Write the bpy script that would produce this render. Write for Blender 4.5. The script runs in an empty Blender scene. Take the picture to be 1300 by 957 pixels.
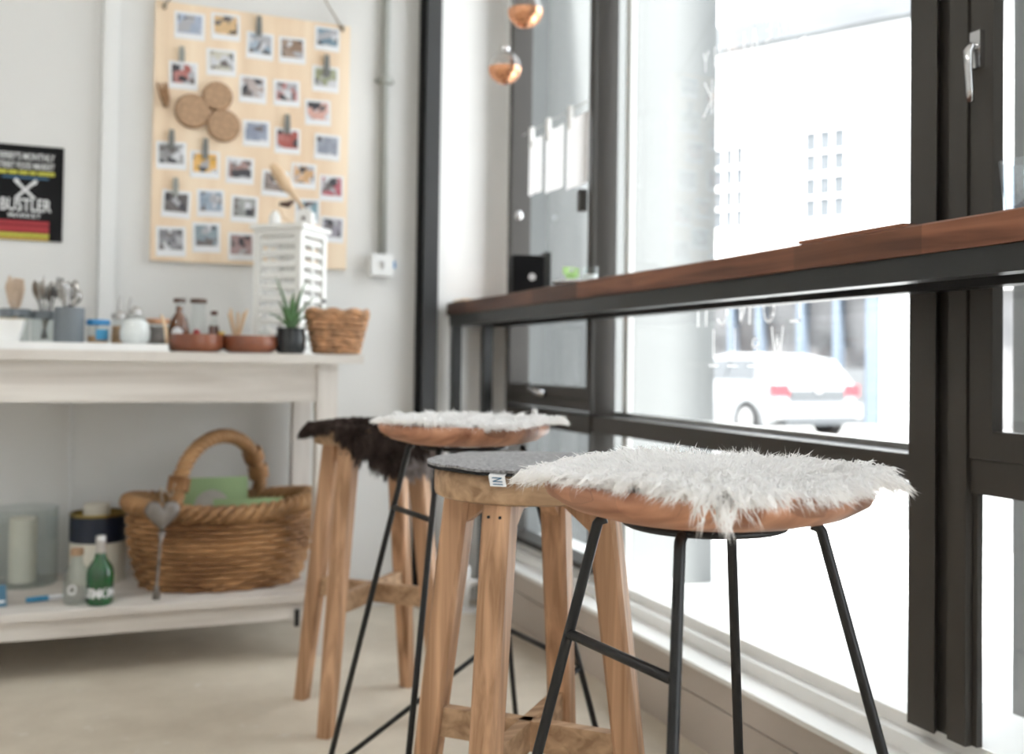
import bpy, bmesh, math, random
from mathutils import Vector, Matrix
PI = math.pi
R = math.radians
rnd = random.Random(7)
scene = bpy.context.scene
col = bpy.data.collections.new('cafe'); scene.collection.children.link(col)

# ------------------------------------------------------------------ camera
F = 1264.0
CAMZ = 0.9
yaw, pitch, roll = R(21.66), R(1.27), 0.0138
fwd = Vector((math.sin(yaw)*math.cos(pitch), math.cos(yaw)*math.cos(pitch), math.sin(pitch)))
r0 = Vector((math.cos(yaw), -math.sin(yaw), 0))
u0 = r0.cross(fwd)
rgt = r0*math.cos(roll) + u0*math.sin(roll)
upv = u0*math.cos(roll) - r0*math.sin(roll)
CAM = Vector((0, 0, CAMZ))
cam_d = bpy.data.cameras.new('camera'); cam = bpy.data.objects.new('camera', cam_d); col.objects.link(cam)
m = Matrix((rgt, upv, -fwd)).transposed().to_4x4(); m.translation = CAM
cam.matrix_world = m
cam_d.lens = 35; cam_d.sensor_width = 36; cam_d.shift_y = -44.5/1300; cam_d.clip_start = 0.05; cam_d.clip_end = 200
cam_d.dof.use_dof = True; cam_d.dof.focus_distance = 1.22; cam_d.dof.aperture_fstop = 3.6
scene.camera = cam

def ray(px, py): return fwd + rgt*((px-650)/F) + upv*((434-py)/F)
def onY(px, py, Y):
    d = ray(px, py); return CAM + d*(Y/d.y)
def onX(px, py, X):
    d = ray(px, py); return CAM + d*(X/d.x)
def onZ(px, py, z):
    d = ray(px, py); return CAM + d*((z-CAMZ)/d.z)
def onD(px, py, dist):
    return CAM + ray(px, py)*dist

# ------------------------------------------------------------------ materials
def mat(name):
    m = bpy.data.materials.new(name); m.use_nodes = True
    nt = m.node_tree; b = nt.nodes['Principled BSDF']
    return m, nt, b
def flat(name, c, rough=.6, metal=0, var=.0, scale=8, bump=0, bscale=60, spec=.5, sheen=0):
    m, nt, b = mat(name)
    b.inputs['Roughness'].default_value = rough; b.inputs['Metallic'].default_value = metal
    b.inputs['Specular IOR Level'].default_value = spec
    if sheen: b.inputs['Sheen Weight'].default_value = sheen
    n = nt.nodes; l = nt.links
    tc = n.new('ShaderNodeTexCoord')
    ns = n.new('ShaderNodeTexNoise'); ns.inputs['Scale'].default_value = scale; ns.inputs['Detail'].default_value = 5
    l.new(tc.outputs['Object'], ns.inputs['Vector'])
    mr = n.new('ShaderNodeMapRange'); mr.inputs['To Min'].default_value = 1-var; mr.inputs['To Max'].default_value = 1+var
    mr.inputs['From Min'].default_value = .3; mr.inputs['From Max'].default_value = .7
    l.new(ns.outputs['Fac'], mr.inputs['Value'])
    mx = n.new('ShaderNodeVectorMath'); mx.operation = 'SCALE'; mx.inputs[0].default_value = c[:3]
    l.new(mr.outputs[0], mx.inputs['Scale']); l.new(mx.outputs[0], b.inputs['Base Color'])
    if bump:
        n2 = n.new('ShaderNodeTexNoise'); n2.inputs['Scale'].default_value = bscale; n2.inputs['Detail'].default_value = 4
        l.new(tc.outputs['Object'], n2.inputs['Vector'])
        bp = n.new('ShaderNodeBump'); bp.inputs['Strength'].default_value = bump; bp.inputs['Distance'].default_value = .01
        l.new(n2.outputs['Fac'], bp.inputs['Height']); l.new(bp.outputs[0], b.inputs['Normal'])
    return m
def wood(name, c1, c2, axis='Z', scale=6, stretch=14, rough=.55, staves=None, bump=.15, spec=.3, contrast=(.45, 1.5, .75)):
    """grain runs along axis; staves = (length, width) for glued blocks"""
    m, nt, b = mat(name); n = nt.nodes; l = nt.links
    b.inputs['Roughness'].default_value = rough; b.inputs['Specular IOR Level'].default_value = spec
    tc = n.new('ShaderNodeTexCoord'); mp = n.new('ShaderNodeMapping')
    s = [scale*stretch/4]*3; s['XYZ'.index(axis)] = scale/4
    mp.inputs['Scale'].default_value = s
    l.new(tc.outputs['Object'], mp.inputs['Vector'])
    ns = n.new('ShaderNodeTexNoise'); ns.inputs['Scale'].default_value = 1; ns.inputs['Detail'].default_value = 6; ns.inputs['Distortion'].default_value = .6
    l.new(mp.outputs[0], ns.inputs['Vector'])
    cr = n.new('ShaderNodeValToRGB'); cr.color_ramp.elements[0].color = (*c1, 1); cr.color_ramp.elements[1].color = (*c2, 1)
    cr.color_ramp.elements[0].position = .32; cr.color_ramp.elements[1].position = .68
    l.new(ns.outputs['Fac'], cr.inputs['Fac'])
    out = cr.outputs[0]
    if staves:
        L, Wd = staves
        sp = n.new('ShaderNodeSeparateXYZ'); l.new(tc.outputs['Object'], sp.inputs[0])
        ad = n.new('ShaderNodeMath'); ad.operation = 'ADD'
        a = {'Y': ('Y', 'X'), 'X': ('X', 'Y')}[axis]
        cb = n.new('ShaderNodeCombineXYZ')
        l.new(sp.outputs[a[0]], cb.inputs[0]); l.new(sp.outputs[a[1]], cb.inputs[1])
        bk = n.new('ShaderNodeTexBrick'); bk.inputs['Scale'].default_value = 1
        bk.inputs['Brick Width'].default_value = L; bk.inputs['Row Height'].default_value = Wd
        bk.inputs['Mortar Size'].default_value = .0002; bk.offset = .37
        bk.inputs['Color1'].default_value = (*[contrast[0]]*3, 1); bk.inputs['Color2'].default_value = (*[contrast[1]]*3, 1); bk.inputs['Mortar'].default_value = (.8, .8, .8, 1)
        l.new(cb.outputs[0], bk.inputs['Vector'])
        mx = n.new('ShaderNodeMix'); mx.data_type = 'RGBA'; mx.blend_type = 'MULTIPLY'; mx.inputs['Factor'].default_value = contrast[2]
        l.new(out, mx.inputs['A']); l.new(bk.outputs['Color'], mx.inputs['B']); out = mx.outputs['Result']
    l.new(out, b.inputs['Base Color'])
    if bump:
        bp = n.new('ShaderNodeBump'); bp.inputs['Strength'].default_value = bump; bp.inputs['Distance'].default_value = .004
        l.new(ns.outputs['Fac'], bp.inputs['Height']); l.new(bp.outputs[0], b.inputs['Normal'])
    return m
def glass(name, tint=(1, 1, 1), refl=.06, rough=.0):
    m, nt, b = mat(name); n = nt.nodes; l = nt.links
    n.remove(b)
    t = n.new('ShaderNodeBsdfTransparent'); t.inputs[0].default_value = (*tint, 1)
    g = n.new('ShaderNodeBsdfGlossy'); g.inputs['Roughness'].default_value = rough
    lw = n.new('ShaderNodeLayerWeight'); lw.inputs['Blend'].default_value = .5
    pw = n.new('ShaderNodeMath'); pw.operation = 'POWER'; pw.inputs[1].default_value = 4; l.new(lw.outputs['Facing'], pw.inputs[0])
    mr = n.new('ShaderNodeMath'); mr.operation = 'MULTIPLY_ADD'; mr.inputs[1].default_value = .55; mr.inputs[2].default_value = refl*.6; mr.use_clamp = True
    l.new(pw.outputs[0], mr.inputs[0])
    mx = n.new('ShaderNodeMixShader'); l.new(mr.outputs[0], mx.inputs[0]); l.new(t.outputs[0], mx.inputs[1]); l.new(g.outputs[0], mx.inputs[2])
    l.new(mx.outputs[0], n['Material Output'].inputs[0])
    return m
def furmat(name, c, trans=.35):
    m, nt, b = mat(name); n = nt.nodes; l = nt.links; n.remove(b)
    tc = n.new('ShaderNodeTexCoord'); ns = n.new('ShaderNodeTexNoise'); ns.inputs['Scale'].default_value = 22; l.new(tc.outputs['Object'], ns.inputs['Vector'])
    cr = n.new('ShaderNodeValToRGB'); cr.color_ramp.elements[0].position = .35; cr.color_ramp.elements[1].position = .7
    cr.color_ramp.elements[0].color = (*[x*.86 for x in c[0]], 1); cr.color_ramp.elements[1].color = (*c[1], 1)
    l.new(ns.outputs['Fac'], cr.inputs[0])
    d = n.new('ShaderNodeBsdfDiffuse'); t = n.new('ShaderNodeBsdfTranslucent')
    l.new(cr.outputs[0], d.inputs[0]); l.new(cr.outputs[0], t.inputs[0])
    mx = n.new('ShaderNodeMixShader'); mx.inputs[0].default_value = trans
    l.new(d.outputs[0], mx.inputs[1]); l.new(t.outputs[0], mx.inputs[2]); l.new(mx.outputs[0], n['Material Output'].inputs[0])
    return m

M = {}
M['wall'] = flat('wall_paint', (.72, .72, .71), .85, var=.015, scale=2)
M['litwall'] = flat('wall_paint_lit', (.88, .88, .875), .8, var=.01)  # wall paint lightened, window light by the corner put into the colour
M['ceiling'] = flat('ceiling_paint', (.8, .8, .79), .9, var=.01)
M['trimwhite'] = flat('white_trim_paint', (.86, .86, .84), .5, var=.015)
M['skirt'] = flat('beige_skirting_paint', (.52, .46, .41), .5, var=.03, scale=4)
M['frame'] = flat('bronze_powder_coat', (.046, .041, .036), .42, var=.06, scale=3, spec=.45)
M['steel'] = flat('black_steel', (.009, .009, .010), .42, metal=.2, var=.1, scale=20, spec=.5)
M['barsteel'] = flat('bar_frame_steel', (.015, .016, .016), .38, var=.08, scale=8)
M['chrome'] = flat('polished_chrome', (.60, .60, .61), .16, metal=1)
M['brushed'] = flat('brushed_metal', (.55, .54, .53), .3, metal=1, var=.1, scale=30)
M['pewter'] = flat('pewter', (.20, .18, .165), .42, metal=.5, var=.15, scale=25)
M['barwood'] = wood('bar_walnut', (.062, .021, .011), (.175, .070, .036), 'Y', 10, 16, .45, staves=(.31, .05), spec=.4, contrast=(.35, 1.9, .95))
M['seatwood'] = wood('acacia_seat', (.22, .088, .048), (.50, .26, .16), 'Y', 9, 12, .42, staves=(.17, .043), spec=.4, contrast=(.5, 1.45, .9))
M['oak'] = wood('pale_oak', (.25, .130, .064), (.62, .375, .225), 'Z', 7, 30, .5)
M['oakflat'] = wood('pale_oak_seat', (.27, .160, .088), (.52, .345, .21), 'X', 8, 26, .5)
M['greywash'] = wood('whitewashed_wood', (.50, .455, .415), (.76, .725, .685), 'X', 5, 12, .65, bump=.3)
M['greywashz'] = wood('whitewashed_leg_wood', (.56, .52, .48), (.78, .745, .71), 'Z', 5, 12, .65, bump=.3)
M['pine'] = wood('pine_board', (.77, .59, .42), (.88, .73, .56), 'Z', 3.2, 16, .6, bump=.05)
M['cork'] = flat('cork', (.43, .28, .175), .9, var=.2, scale=60, bump=.3, bscale=200)
M['bark'] = flat('cork_edge', (.30, .17, .09), .9, var=.3, scale=50)
M['wicker'] = wood('wicker_cane', (.16, .070, .026), (.46, .25, .11), 'X', 14, 3, .5, bump=.2)
M['wickerlight'] = wood('rim_cane', (.24, .125, .055), (.52, .30, .14), 'X', 18, 2, .45, bump=.2)
M['hyacinth'] = flat('water_hyacinth', (.46, .25, .13), .7, var=.45, scale=35, bump=.4, bscale=120)
M['rope'] = flat('jute_cord', (.33, .28, .22), .9, var=.3, scale=80)
M['white'] = flat('white_glaze', (.86, .86, .85), .3, var=.01)
M['marble'] = flat('white_slab', (.86, .865, .86), .25, var=.03, scale=10)
M['paper'] = flat('white_card', (.80, .81, .83), .6, var=.01)
M['black'] = flat('black_card', (.010, .010, .011), .7, var=.1, spec=.15)
M['ink'] = flat('white_ink', (.72, .73, .74), .7)
M['yellow'] = flat('yellow_ink', (.52, .50, .07), .7)
M['blueink'] = flat('blue_ink', (.05, .14, .24), .7)
M['redink'] = flat('red_ink', (.38, .035, .045), .7)
M['gold'] = flat('gold_ink', (.62, .42, .08), .6)
M['plastic'] = flat('white_plastic', (.78, .79, .79), .35)
M['conduit'] = flat('galvanised_conduit', (.33, .34, .315), .5, metal=.0, var=.06)
M['darkpost'] = flat('dark_post_paint', (.045, .046, .048), .3, var=.05)
M['greyenamel'] = flat('grey_enamel', (.16, .18, .20), .4, var=.03)
M['cutlery'] = flat('cutlery_steel', (.42, .41, .40), .25, metal=1, var=.1, scale=40)
M['darkcut'] = flat('dark_cutlery', (.09, .085, .085), .3, metal=.7)
M['bamboo'] = wood('bamboo', (.50, .38, .28), (.68, .55, .44), 'Z', 12, 6, .6)
M['amber'] = flat('amber_sauce', (.15, .05, .016), .15, var=.25, scale=30)
M['darksauce'] = flat('dark_sauce', (.09, .03, .02), .15, var=.25, scale=30)
M['rustcap'] = flat('dark_cap', (.10, .055, .04), .5, var=.2, scale=50)
M['bluelid'] = flat('blue_lid', (.035, .23, .50), .45)
M['bluelabel'] = flat('blue_label', (.05, .27, .48), .6)
M['sugar'] = flat('white_sugar', (.85, .85, .84), .9, var=.04, scale=90)
M['brownsugar'] = flat('demerara_sugar', (.50, .30, .16), .9, var=.2, scale=120)
M['jarfill'] = flat('dark_jar_contents', (.17, .145, .13), .5, var=.3, scale=60)
M['bowl'] = wood('turned_bowl_wood', (.15, .042, .02), (.30, .105, .05), 'X', 12, 4, .3, spec=.6)
M['copper'] = flat('copper_dip', (.85, .42, .24), .22, metal=.9, var=.12, scale=25)
M['copperlid'] = flat('copper_lid', (.55, .30, .18), .4, metal=.5, var=.1, scale=30)
M['aloe'] = flat('aloe_leaf', (.09, .19, .075), .45, var=.35, scale=30)
M['sprig'] = flat('pale_green_leaf', (.42, .66, .22), .5, var=.3, scale=40)
M['blackpot'] = flat('glazed_black_pot', (.03, .034, .037), .2, var=.2, scale=15)
def translucent(name, c, f):
    m, nt, b = mat(name); n = nt.nodes; l = nt.links; b.inputs['Base Color'].default_value = (*c, 1); b.inputs['Roughness'].default_value = .8
    t = n.new('ShaderNodeBsdfTranslucent'); t.inputs[0].default_value = (*c, 1); mx = n.new('ShaderNodeMixShader'); mx.inputs[0].default_value = f
    l.new(b.outputs[0], mx.inputs[1]); l.new(t.outputs[0], mx.inputs[2]); l.new(mx.outputs[0], n['Material Output'].inputs[0]); return m
M['vinyl'] = translucent('white_window_vinyl', (.92, .92, .92), .4)
M['sheer'] = translucent('sheer_paper', (.88, .87, .88), .25)
M['soil'] = flat('soil', (.03, .022, .016), .95, var=.3, scale=80)
M['wax'] = flat('candle_wax', (.74, .71, .62), .5, var=.03)
M['navy'] = flat('navy_tin', (.007, .013, .030), .4)
M['tingold'] = flat('gold_rim', (.35, .25, .07), .35, metal=.8)
M['greenglass'] = flat('green_bottle_glass', (.008, .085, .022), .08, var=.25, scale=15, spec=.8)
M['clear'] = glass('clear_glass', (.93, .95, .95), .08)
M['pane'] = glass('window_glass', (.965, .975, .975), .05)
M['greencard'] = flat('green_paper', (.36, .50, .26), .7)
M['greypaper'] = flat('grey_paper', (.52, .50, .46), .8, var=.1, scale=30)
M['bluecard'] = flat('blue_booklet', (.06, .16, .25), .6)
M['felt'] = flat('grey_felt', (.22, .22, .23), .95, var=.8, scale=170, bump=.6, bscale=240, sheen=.4)
M['felttrim'] = flat('black_felt_backing', (.014, .014, .015), .9)
M['leather'] = flat('sheepskin_backing', (.80, .77, .72), .9)
M['brownleather'] = flat('brown_hide', (.05, .035, .03), .9)
M['furw'] = furmat('white_wool', ((1.12, 1.11, 1.10), (.985, .98, .975)), .5)
M['furb'] = furmat('dark_brown_wool', ((.040, .029, .025), (.095, .070, .062)), .1)
M['furg'] = furmat('grey_tipped_wool', ((.16, .125, .115), (.50, .46, .45)), .2)
M['skinwood'] = wood('turned_beech', (.62, .43, .26), (.80, .62, .43), 'Z', 8, 8, .5)
M['outwall'] = flat('grey_render_outside', (.130, .136, .136), .9, var=.04, scale=1.5)
M['facade'] = flat('white_stucco', (.84, .83, .81), .9, var=.03, scale=.6)
M['cornice'] = flat('grey_stone_cornice', (.125, .13, .135), .9, var=.12, scale=1)
M['paving'] = flat('pale_paving', (.74, .73, .71), .9, var=.05, scale=2)
M['asphalt'] = flat('pale_asphalt', (.24, .24, .235), .95, var=.08, scale=3)
M['shopblue'] = flat('blue_grey_shopfront', (.125, .155, .195), .7, var=.06)
M['shopdark'] = flat('shop_window_dark', (.155, .15, .15), .4, var=.7, scale=.8)
M['winglass'] = flat('facade_window_glass', (.085, .092, .10), .6, var=.2, scale=.8)
M['carpaint'] = flat('silver_car_paint', (.34, .345, .35), .25, metal=.3)
M['cardark'] = flat('dark_car_trim', (.07, .075, .08), .4)
M['carglass'] = flat('car_window_glass', (.055, .06, .065), .3)
M['taillight'] = flat('red_tail_light', (.30, .03, .04), .3)
M['tyre'] = flat('tyre_rubber', (.03, .03, .03), .9)

# concrete floor
def floor_mat():
    m, nt, b = mat('worn_concrete'); n = nt.nodes; l = nt.links
    tc = n.new('ShaderNodeTexCoord')
    a = n.new('ShaderNodeTexNoise'); a.inputs['Scale'].default_value = 1.6; a.inputs['Detail'].default_value = 8; a.inputs['Roughness'].default_value = .65
    l.new(tc.outputs['Object'], a.inputs['Vector'])
    cr = n.new('ShaderNodeValToRGB'); e = cr.color_ramp.elements
    e[0].position = .3; e[0].color = (.45, .385, .305, 1); e[1].position = .7; e[1].color = (.70, .635, .53, 1)
    l.new(a.outputs['Fac'], cr.inputs[0]); 
    v = n.new('ShaderNodeTexNoise'); v.inputs['Scale'].default_value = 22; v.inputs['Detail'].default_value = 3
    l.new(tc.outputs['Object'], v.inputs['Vector'])
    mr = n.new('ShaderNodeMapRange'); mr.inputs['From Min'].default_value = .66; mr.inputs['From Max'].default_value = .78
    l.new(v.outputs['Fac'], mr.inputs['Value'])
    mx = n.new('ShaderNodeMix'); mx.data_type = 'RGBA'; l.new(mr.outputs[0], mx.inputs['Factor']); l.new(cr.outputs[0], mx.inputs['A']); mx.inputs['B'].default_value = (.66, .62, .56, 1)
    l.new(mx.outputs['Result'], b.inputs['Base Color']); b.inputs['Roughness'].default_value = .5
    bp = n.new('ShaderNodeBump'); bp.inputs['Strength'].default_value = .15; bp.inputs['Distance'].default_value = .01
    l.new(a.outputs['Fac'], bp.inputs['Height']); l.new(bp.outputs[0], b.inputs['Normal'])
    return m
M['floor'] = floor_mat()
# a little printed picture: object colour plus two tones of blocky shapes
def picture_mat():
    m, nt, b = mat('printed_picture'); n = nt.nodes; l = nt.links
    oi = n.new('ShaderNodeObjectInfo'); tc = n.new('ShaderNodeTexCoord')
    mp = n.new('ShaderNodeVectorMath'); mp.operation = 'ADD'; sc = n.new('ShaderNodeVectorMath'); sc.operation = 'SCALE'; sc.inputs['Scale'].default_value = 37
    cb = n.new('ShaderNodeCombineXYZ'); l.new(oi.outputs['Random'], cb.inputs[0]); l.new(oi.outputs['Random'], cb.inputs[2]); l.new(cb.outputs[0], sc.inputs[0])
    l.new(tc.outputs['Object'], mp.inputs[0]); l.new(sc.outputs[0], mp.inputs[1])
    v = n.new('ShaderNodeTexVoronoi'); v.inputs['Scale'].default_value = 42; v.distance = 'CHEBYCHEV'; l.new(mp.outputs[0], v.inputs['Vector'])
    sp = n.new('ShaderNodeSeparateColor'); l.new(v.outputs['Color'], sp.inputs[0])
    cr = n.new('ShaderNodeValToRGB'); cr.color_ramp.interpolation = 'CONSTANT'; e = cr.color_ramp.elements
    e[0].color = (.055, .055, .065, 1); e[1].position = .28; e[1].color = (.42, .42, .45, 1)
    x = e.new(.5); x.color = (.62, .63, .66, 1); x = e.new(.72); x.color = (.16, .14, .14, 1)
    l.new(sp.outputs[0], cr.inputs[0])
    gt = n.new('ShaderNodeMath'); gt.operation = 'GREATER_THAN'; gt.inputs[1].default_value = .42; l.new(sp.outputs[1], gt.inputs[0])
    sc2 = n.new('ShaderNodeMath'); sc2.operation = 'MULTIPLY'; sc2.inputs[1].default_value = .85; l.new(gt.outputs[0], sc2.inputs[0])
    mx = n.new('ShaderNodeMix'); mx.data_type = 'RGBA'; l.new(sc2.outputs[0], mx.inputs['Factor']); l.new(cr.outputs[0], mx.inputs['A']); l.new(oi.outputs['Color'], mx.inputs['B'])
    l.new(mx.outputs['Result'], b.inputs['Base Color']); b.inputs['Roughness'].default_value = .45
    return m
M['picture'] = picture_mat()

# ------------------------------------------------------------------ mesh builder
class MB:
    def __init__(s): s.bm = bmesh.new()
    def box(s, lo, hi, rot=None, piv=None):
        vs = [s.bm.verts.new((x, y, z)) for x in (lo[0], hi[0]) for y in (lo[1], hi[1]) for z in (lo[2], hi[2])]
        for f in ((0,1,3,2),(4,6,7,5),(0,4,5,1),(2,3,7,6),(0,2,6,4),(1,5,7,3)): s.bm.faces.new([vs[i] for i in f])
        if rot is not None:
            c = Vector(piv) if piv is not None else (Vector(lo)+Vector(hi))/2
            bmesh.ops.rotate(s.bm, verts=vs, cent=c, matrix=rot)
        return vs
    def loft(s, rings, close=True, caps=True):
        rs = [[s.bm.verts.new(p) for p in r] for r in rings]
        n = len(rs[0])
        for a, b in zip(rs, rs[1:]):
            for i in range(n if close else n-1):
                j = (i+1) % n
                try: s.bm.faces.new((a[i], a[j], b[j], b[i]))
                except ValueError: pass
        if caps and close:
            s.bm.faces.new(rs[0][::-1]); s.bm.faces.new(rs[-1])
        return rs
    def lathe(s, prof, c=(0,0,0), n=28, sx=1, sy=1, caps=True):
        c = Vector(c)
        rings = [[c+Vector((r*math.cos(2*PI*i/n)*sx, r*math.sin(2*PI*i/n)*sy, z)) for i in range(n)] for r, z in prof]
        s.loft(rings, True, caps); return s
    def tube(s, pts, rad, n=8, closed=False, flat=1.0):
        pts = [Vector(p) for p in pts]; N = len(pts)
        rads = rad if isinstance(rad, (list, tuple)) else [rad]*N
        rings = []; ref = None
        for i, p in enumerate(pts):
            if closed: t = pts[(i+1) % N]-pts[i-1]
            else: t = pts[min(i+1, N-1)]-pts[max(i-1, 0)]
            t.normalize()
            if ref is None:
                ref = Vector((0,0,1)) if abs(t.z) < .9 else Vector((1,0,0))
            a = (ref - t*ref.dot(t)); a.normalize(); ref = a
            b = t.cross(a)
            rings.append([p + a*(math.cos(2*PI*k/n)*rads[i]) + b*(math.sin(2*PI*k/n)*rads[i]*flat) for k in range(n)])
        if closed:
            rs = [[s.bm.verts.new(q) for q in r] for r in rings]
            for i in range(N):
                a, b = rs[i], rs[(i+1) % N]
                for k in range(n): s.bm.faces.new((a[k], a[(k+1) % n], b[(k+1) % n], b[k]))
        else: s.loft(rings)
        return s
    def prism(s, pts, off):
        """closed polygon pts swept by vector off"""
        off = Vector(off); s.loft([[Vector(p) for p in pts], [Vector(p)+off for p in pts]]); return s
    def quad(s, a, b, c, d):
        s.bm.faces.new([s.bm.verts.new(p) for p in (a, b, c, d)]); return s
    def bevel(s, w, seg=2):
        es = [e for e in s.bm.edges if len(e.link_faces) == 2 and e.calc_face_angle(0) > .6]
        bmesh.ops.bevel(s.bm, geom=es, offset=w, segments=seg, affect='EDGES', clamp_overlap=True); return s
    def build(s, name, material, parent=None, smooth=False, xf=None, kind=None):
        bm = s.bm
        if xf is not None: bmesh.ops.transform(bm, matrix=xf, verts=bm.verts)
        bmesh.ops.recalc_face_normals(bm, faces=bm.faces)
        loc = Vector((0, 0, 0))
        if parent is None:
            xs = [v.co for v in bm.verts]
            lo = Vector([min(v[i] for v in xs) for i in range(3)]); hi = Vector([max(v[i] for v in xs) for i in range(3)])
            loc = Vector(((lo.x+hi.x)/2, (lo.y+hi.y)/2, lo.z))
            bmesh.ops.translate(bm, verts=bm.verts, vec=-loc)
        me = bpy.data.meshes.new(name); bm.to_mesh(me); bm.free()
        if smooth:
            me.polygons.foreach_set('use_smooth', [True]*len(me.polygons))
            if smooth is not True: me.set_sharp_from_angle(angle=R(smooth))
        o = bpy.data.objects.new(name, me); col.objects.link(o); o.location = loc
        me.materials.append(M[material] if isinstance(material, str) else material)
        if parent is not None: o.parent = parent
        if kind: o['kind'] = kind
        return o
def tag(o, label, cat, group=None, kind=None):
    o['label'] = label; o['category'] = cat
    if group: o['group'] = group
    if kind: o['kind'] = kind
    return o
def thing(name, loc, label, cat, group=None, rz=0):
    o = bpy.data.objects.new(name, None); o.empty_display_size = .05; col.objects.link(o)
    o.location = loc; o.rotation_euler = (0, 0, rz)
    return tag(o, label, cat, group)
def struct(name, mb, material, smooth=False):
    o = mb.build(name, material, None, smooth); o['kind'] = 'structure'; return o
def bx(lo, hi, bev=0):
    b = MB(); b.box(lo, hi)
    if bev: b.bevel(bev)
    return b
def copy_tree(o, parent=None):
    c = o.copy(); col.objects.link(c)
    if parent is not None: c.parent = parent
    for ch in o.children: copy_tree(ch, c)
    return c

# ------------------------------------------------------------------ room
YB = 3.62      # back wall
XW = 1.42      # inside face of the window frames
XG = 1.45      # glass
CEIL = 3.0
def Yat(px, X=XW, py=430): return onX(px, py, X).y
struct('floor', bx((-3.0, -4.5, -.06), (1.40, YB, 0)), 'floor')
struct('wall_back', bx((-3.0, YB, 0), (1.40, YB+.12, CEIL)), 'wall')
struct('wall_left', bx((-3.12, -4.5, 0), (-3.0, YB+.12, CEIL)), 'wall')
struct('wall_rear', bx((-3.12, -4.62, 0), (1.62, -4.5, CEIL)), 'wall')
struct('ceiling', bx((-3.12, -4.5, CEIL), (1.62, YB+.12, CEIL+.12)), 'ceiling')
yC0, yC1 = Yat(655), Yat(779)          # casement frame outer edges
XI = 1.375
yM1 = Yat(776, XG)                      # mullion near edge
yP0, yP1 = Yat(1154, XI-.005), Yat(1227, XI)        # pillar
struct('wall_right', bx((1.40, yC0, 0), (1.47, YB+.019, CEIL)), 'litwall')
# low plinth under the windows
b = MB(); b.box((1.30, -4.5, 0), (1.62, yC0, .115)); b.bevel(.002)
struct('baseboard_right', b, 'skirt')
b = MB(); b.box((1.302, -4.5, .118), (1.62, yC0, .178)); b.bevel(.002)
struct('trim_1', b, 'skirt')
b = MB(); b.box((1.296, -4.5, .180), (1.62, yC0, .192)); b.box((1.375, -4.5, .192), (1.62, yC0, .222)); b.box((1.405, -4.5, .222), (1.60, yC0, .248))
struct('trim_2', b, 'trimwhite')
struct('wall_right_lintel', bx((1.40, -4.5, 2.72), (1.62, yC0, CEIL)), 'wall')

# window_1 : casement bay nearest the corner
def empty(name, loc=(0,0,0)):
    o = bpy.data.objects.new(name, None); col.objects.link(o); o.location = loc; return o
TZ0, TZ1 = .692, .742      # transom
w1 = empty('window_1', (XW, (yC0+yC1)/2, .25)); w1['kind'] = 'structure'
def wl(mb, name, mt, par, smooth=False):
    """builds world-space mesh under a parent"""
    p = par
    off = Vector((0, 0, 0))
    while p is not None: off += p.location; p = p.parent
    return mb.build(name, mt, par, smooth, xf=Matrix.Translation(-off))
ym = Yat(750, XI)
H2 = 2.72
def fr(par, lo, hi, name='window_frame', mt='frame', bev=.003): return wl(bx(lo, hi, bev), name, mt, par)
x0, x1 = XI+.006, XG+.02
fr(w1, (x0, yC0-.012, .25), (x1, yC0, H2))                        # jamb by the wall
fr(w1, (x0, ym+.001, TZ0-.01), (x1, yC0-.012, TZ1+.0))                # transom
fr(w1, (x0, ym+.001, .25), (x1, yC0-.012, .27))
# opening sash : ring
def ring(par, name, ya, yb, za, zb, w, xa, xb, mt='frame'):
    b = MB(); b.box((xa, ya, za), (xb, ya+w, zb)); b.box((xa, yb-w, za), (xb, yb, zb))
    b.box((xa, ya+w, za), (xb, yb-w, za+w)); b.box((xa, ya+w, zb-w), (xb, yb-w, zb))
    return wl(b, name, mt, par)
s1 = ring(w1, 'opening_sash', ym+.001, yC0-.010, TZ1+.012, H2-.02, .034, XI+.002, XW+.03)
wl(bx((XI+.004, ym+.035, TZ1+.047), (XG-.001, yC0-.046, TZ1+.085)), 'bottom_rail', 'frame', s1)
wl(bx((XG, ym+.036, TZ1+.05), (XG+.006, yC0-.046, H2-.056)), 'glass_pane', 'pane', s1)
wl(bx((XG, ym+.001, .27), (XG+.006, yC0-.012, TZ0-.01)), 'glass_pane', 'pane', w1)
# sash handle at the bottom rail and stay knobs
def sash_handle(par, c):
    h = MB(); h.box((c.x-.010, c.y-.011, c.z-.032), (c.x+.0015, c.y+.011, c.z+.032)); h.bevel(.004)
    ho = wl(h, 'handle_plate', 'chrome', par, 40)
    t = MB(); t.tube([(c.x-.009, c.y, c.z+.004), (c.x-.017, c.y+.001, c.z+.005), (c.x-.023, c.y+.002, c.z-.004), (c.x-.023, c.y+.001, c.z-.03), (c.x-.021, c.y, c.z-.065), (c.x-.019, c.y, c.z-.092)], [.008, .008, .0085, .007, .0065, .0065], 12)
    wl(t, 'handle_lever', 'chrome', ho, True)
pt = onX(684, 497, XI-.004); b = MB(); b.tube([pt+Vector((-.004, -.06, -.008)), pt+Vector((-.02, -.03, 0)), pt+Vector((-.02, .03, .01)), pt+Vector((-.01, .06, .02))], .011, 8)
wl(b, 'window_catch', 'chrome', w1, True)
pt = onX(659, 273, XW-.04); b = MB(); b.lathe([(.004, -.02), (.014, -.012), (.016, 0), (.010, .012), (.004, .018)], pt, 14); wl(b, 'hinge_knob', 'chrome', w1, True)
pt = onX(742, 255, XW-.035); b = MB(); b.box(pt-Vector((.02, .012, .035)), pt+Vector((.004, .012, .035))); wl(b, 'window_latch', 'frame', w1)

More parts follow.
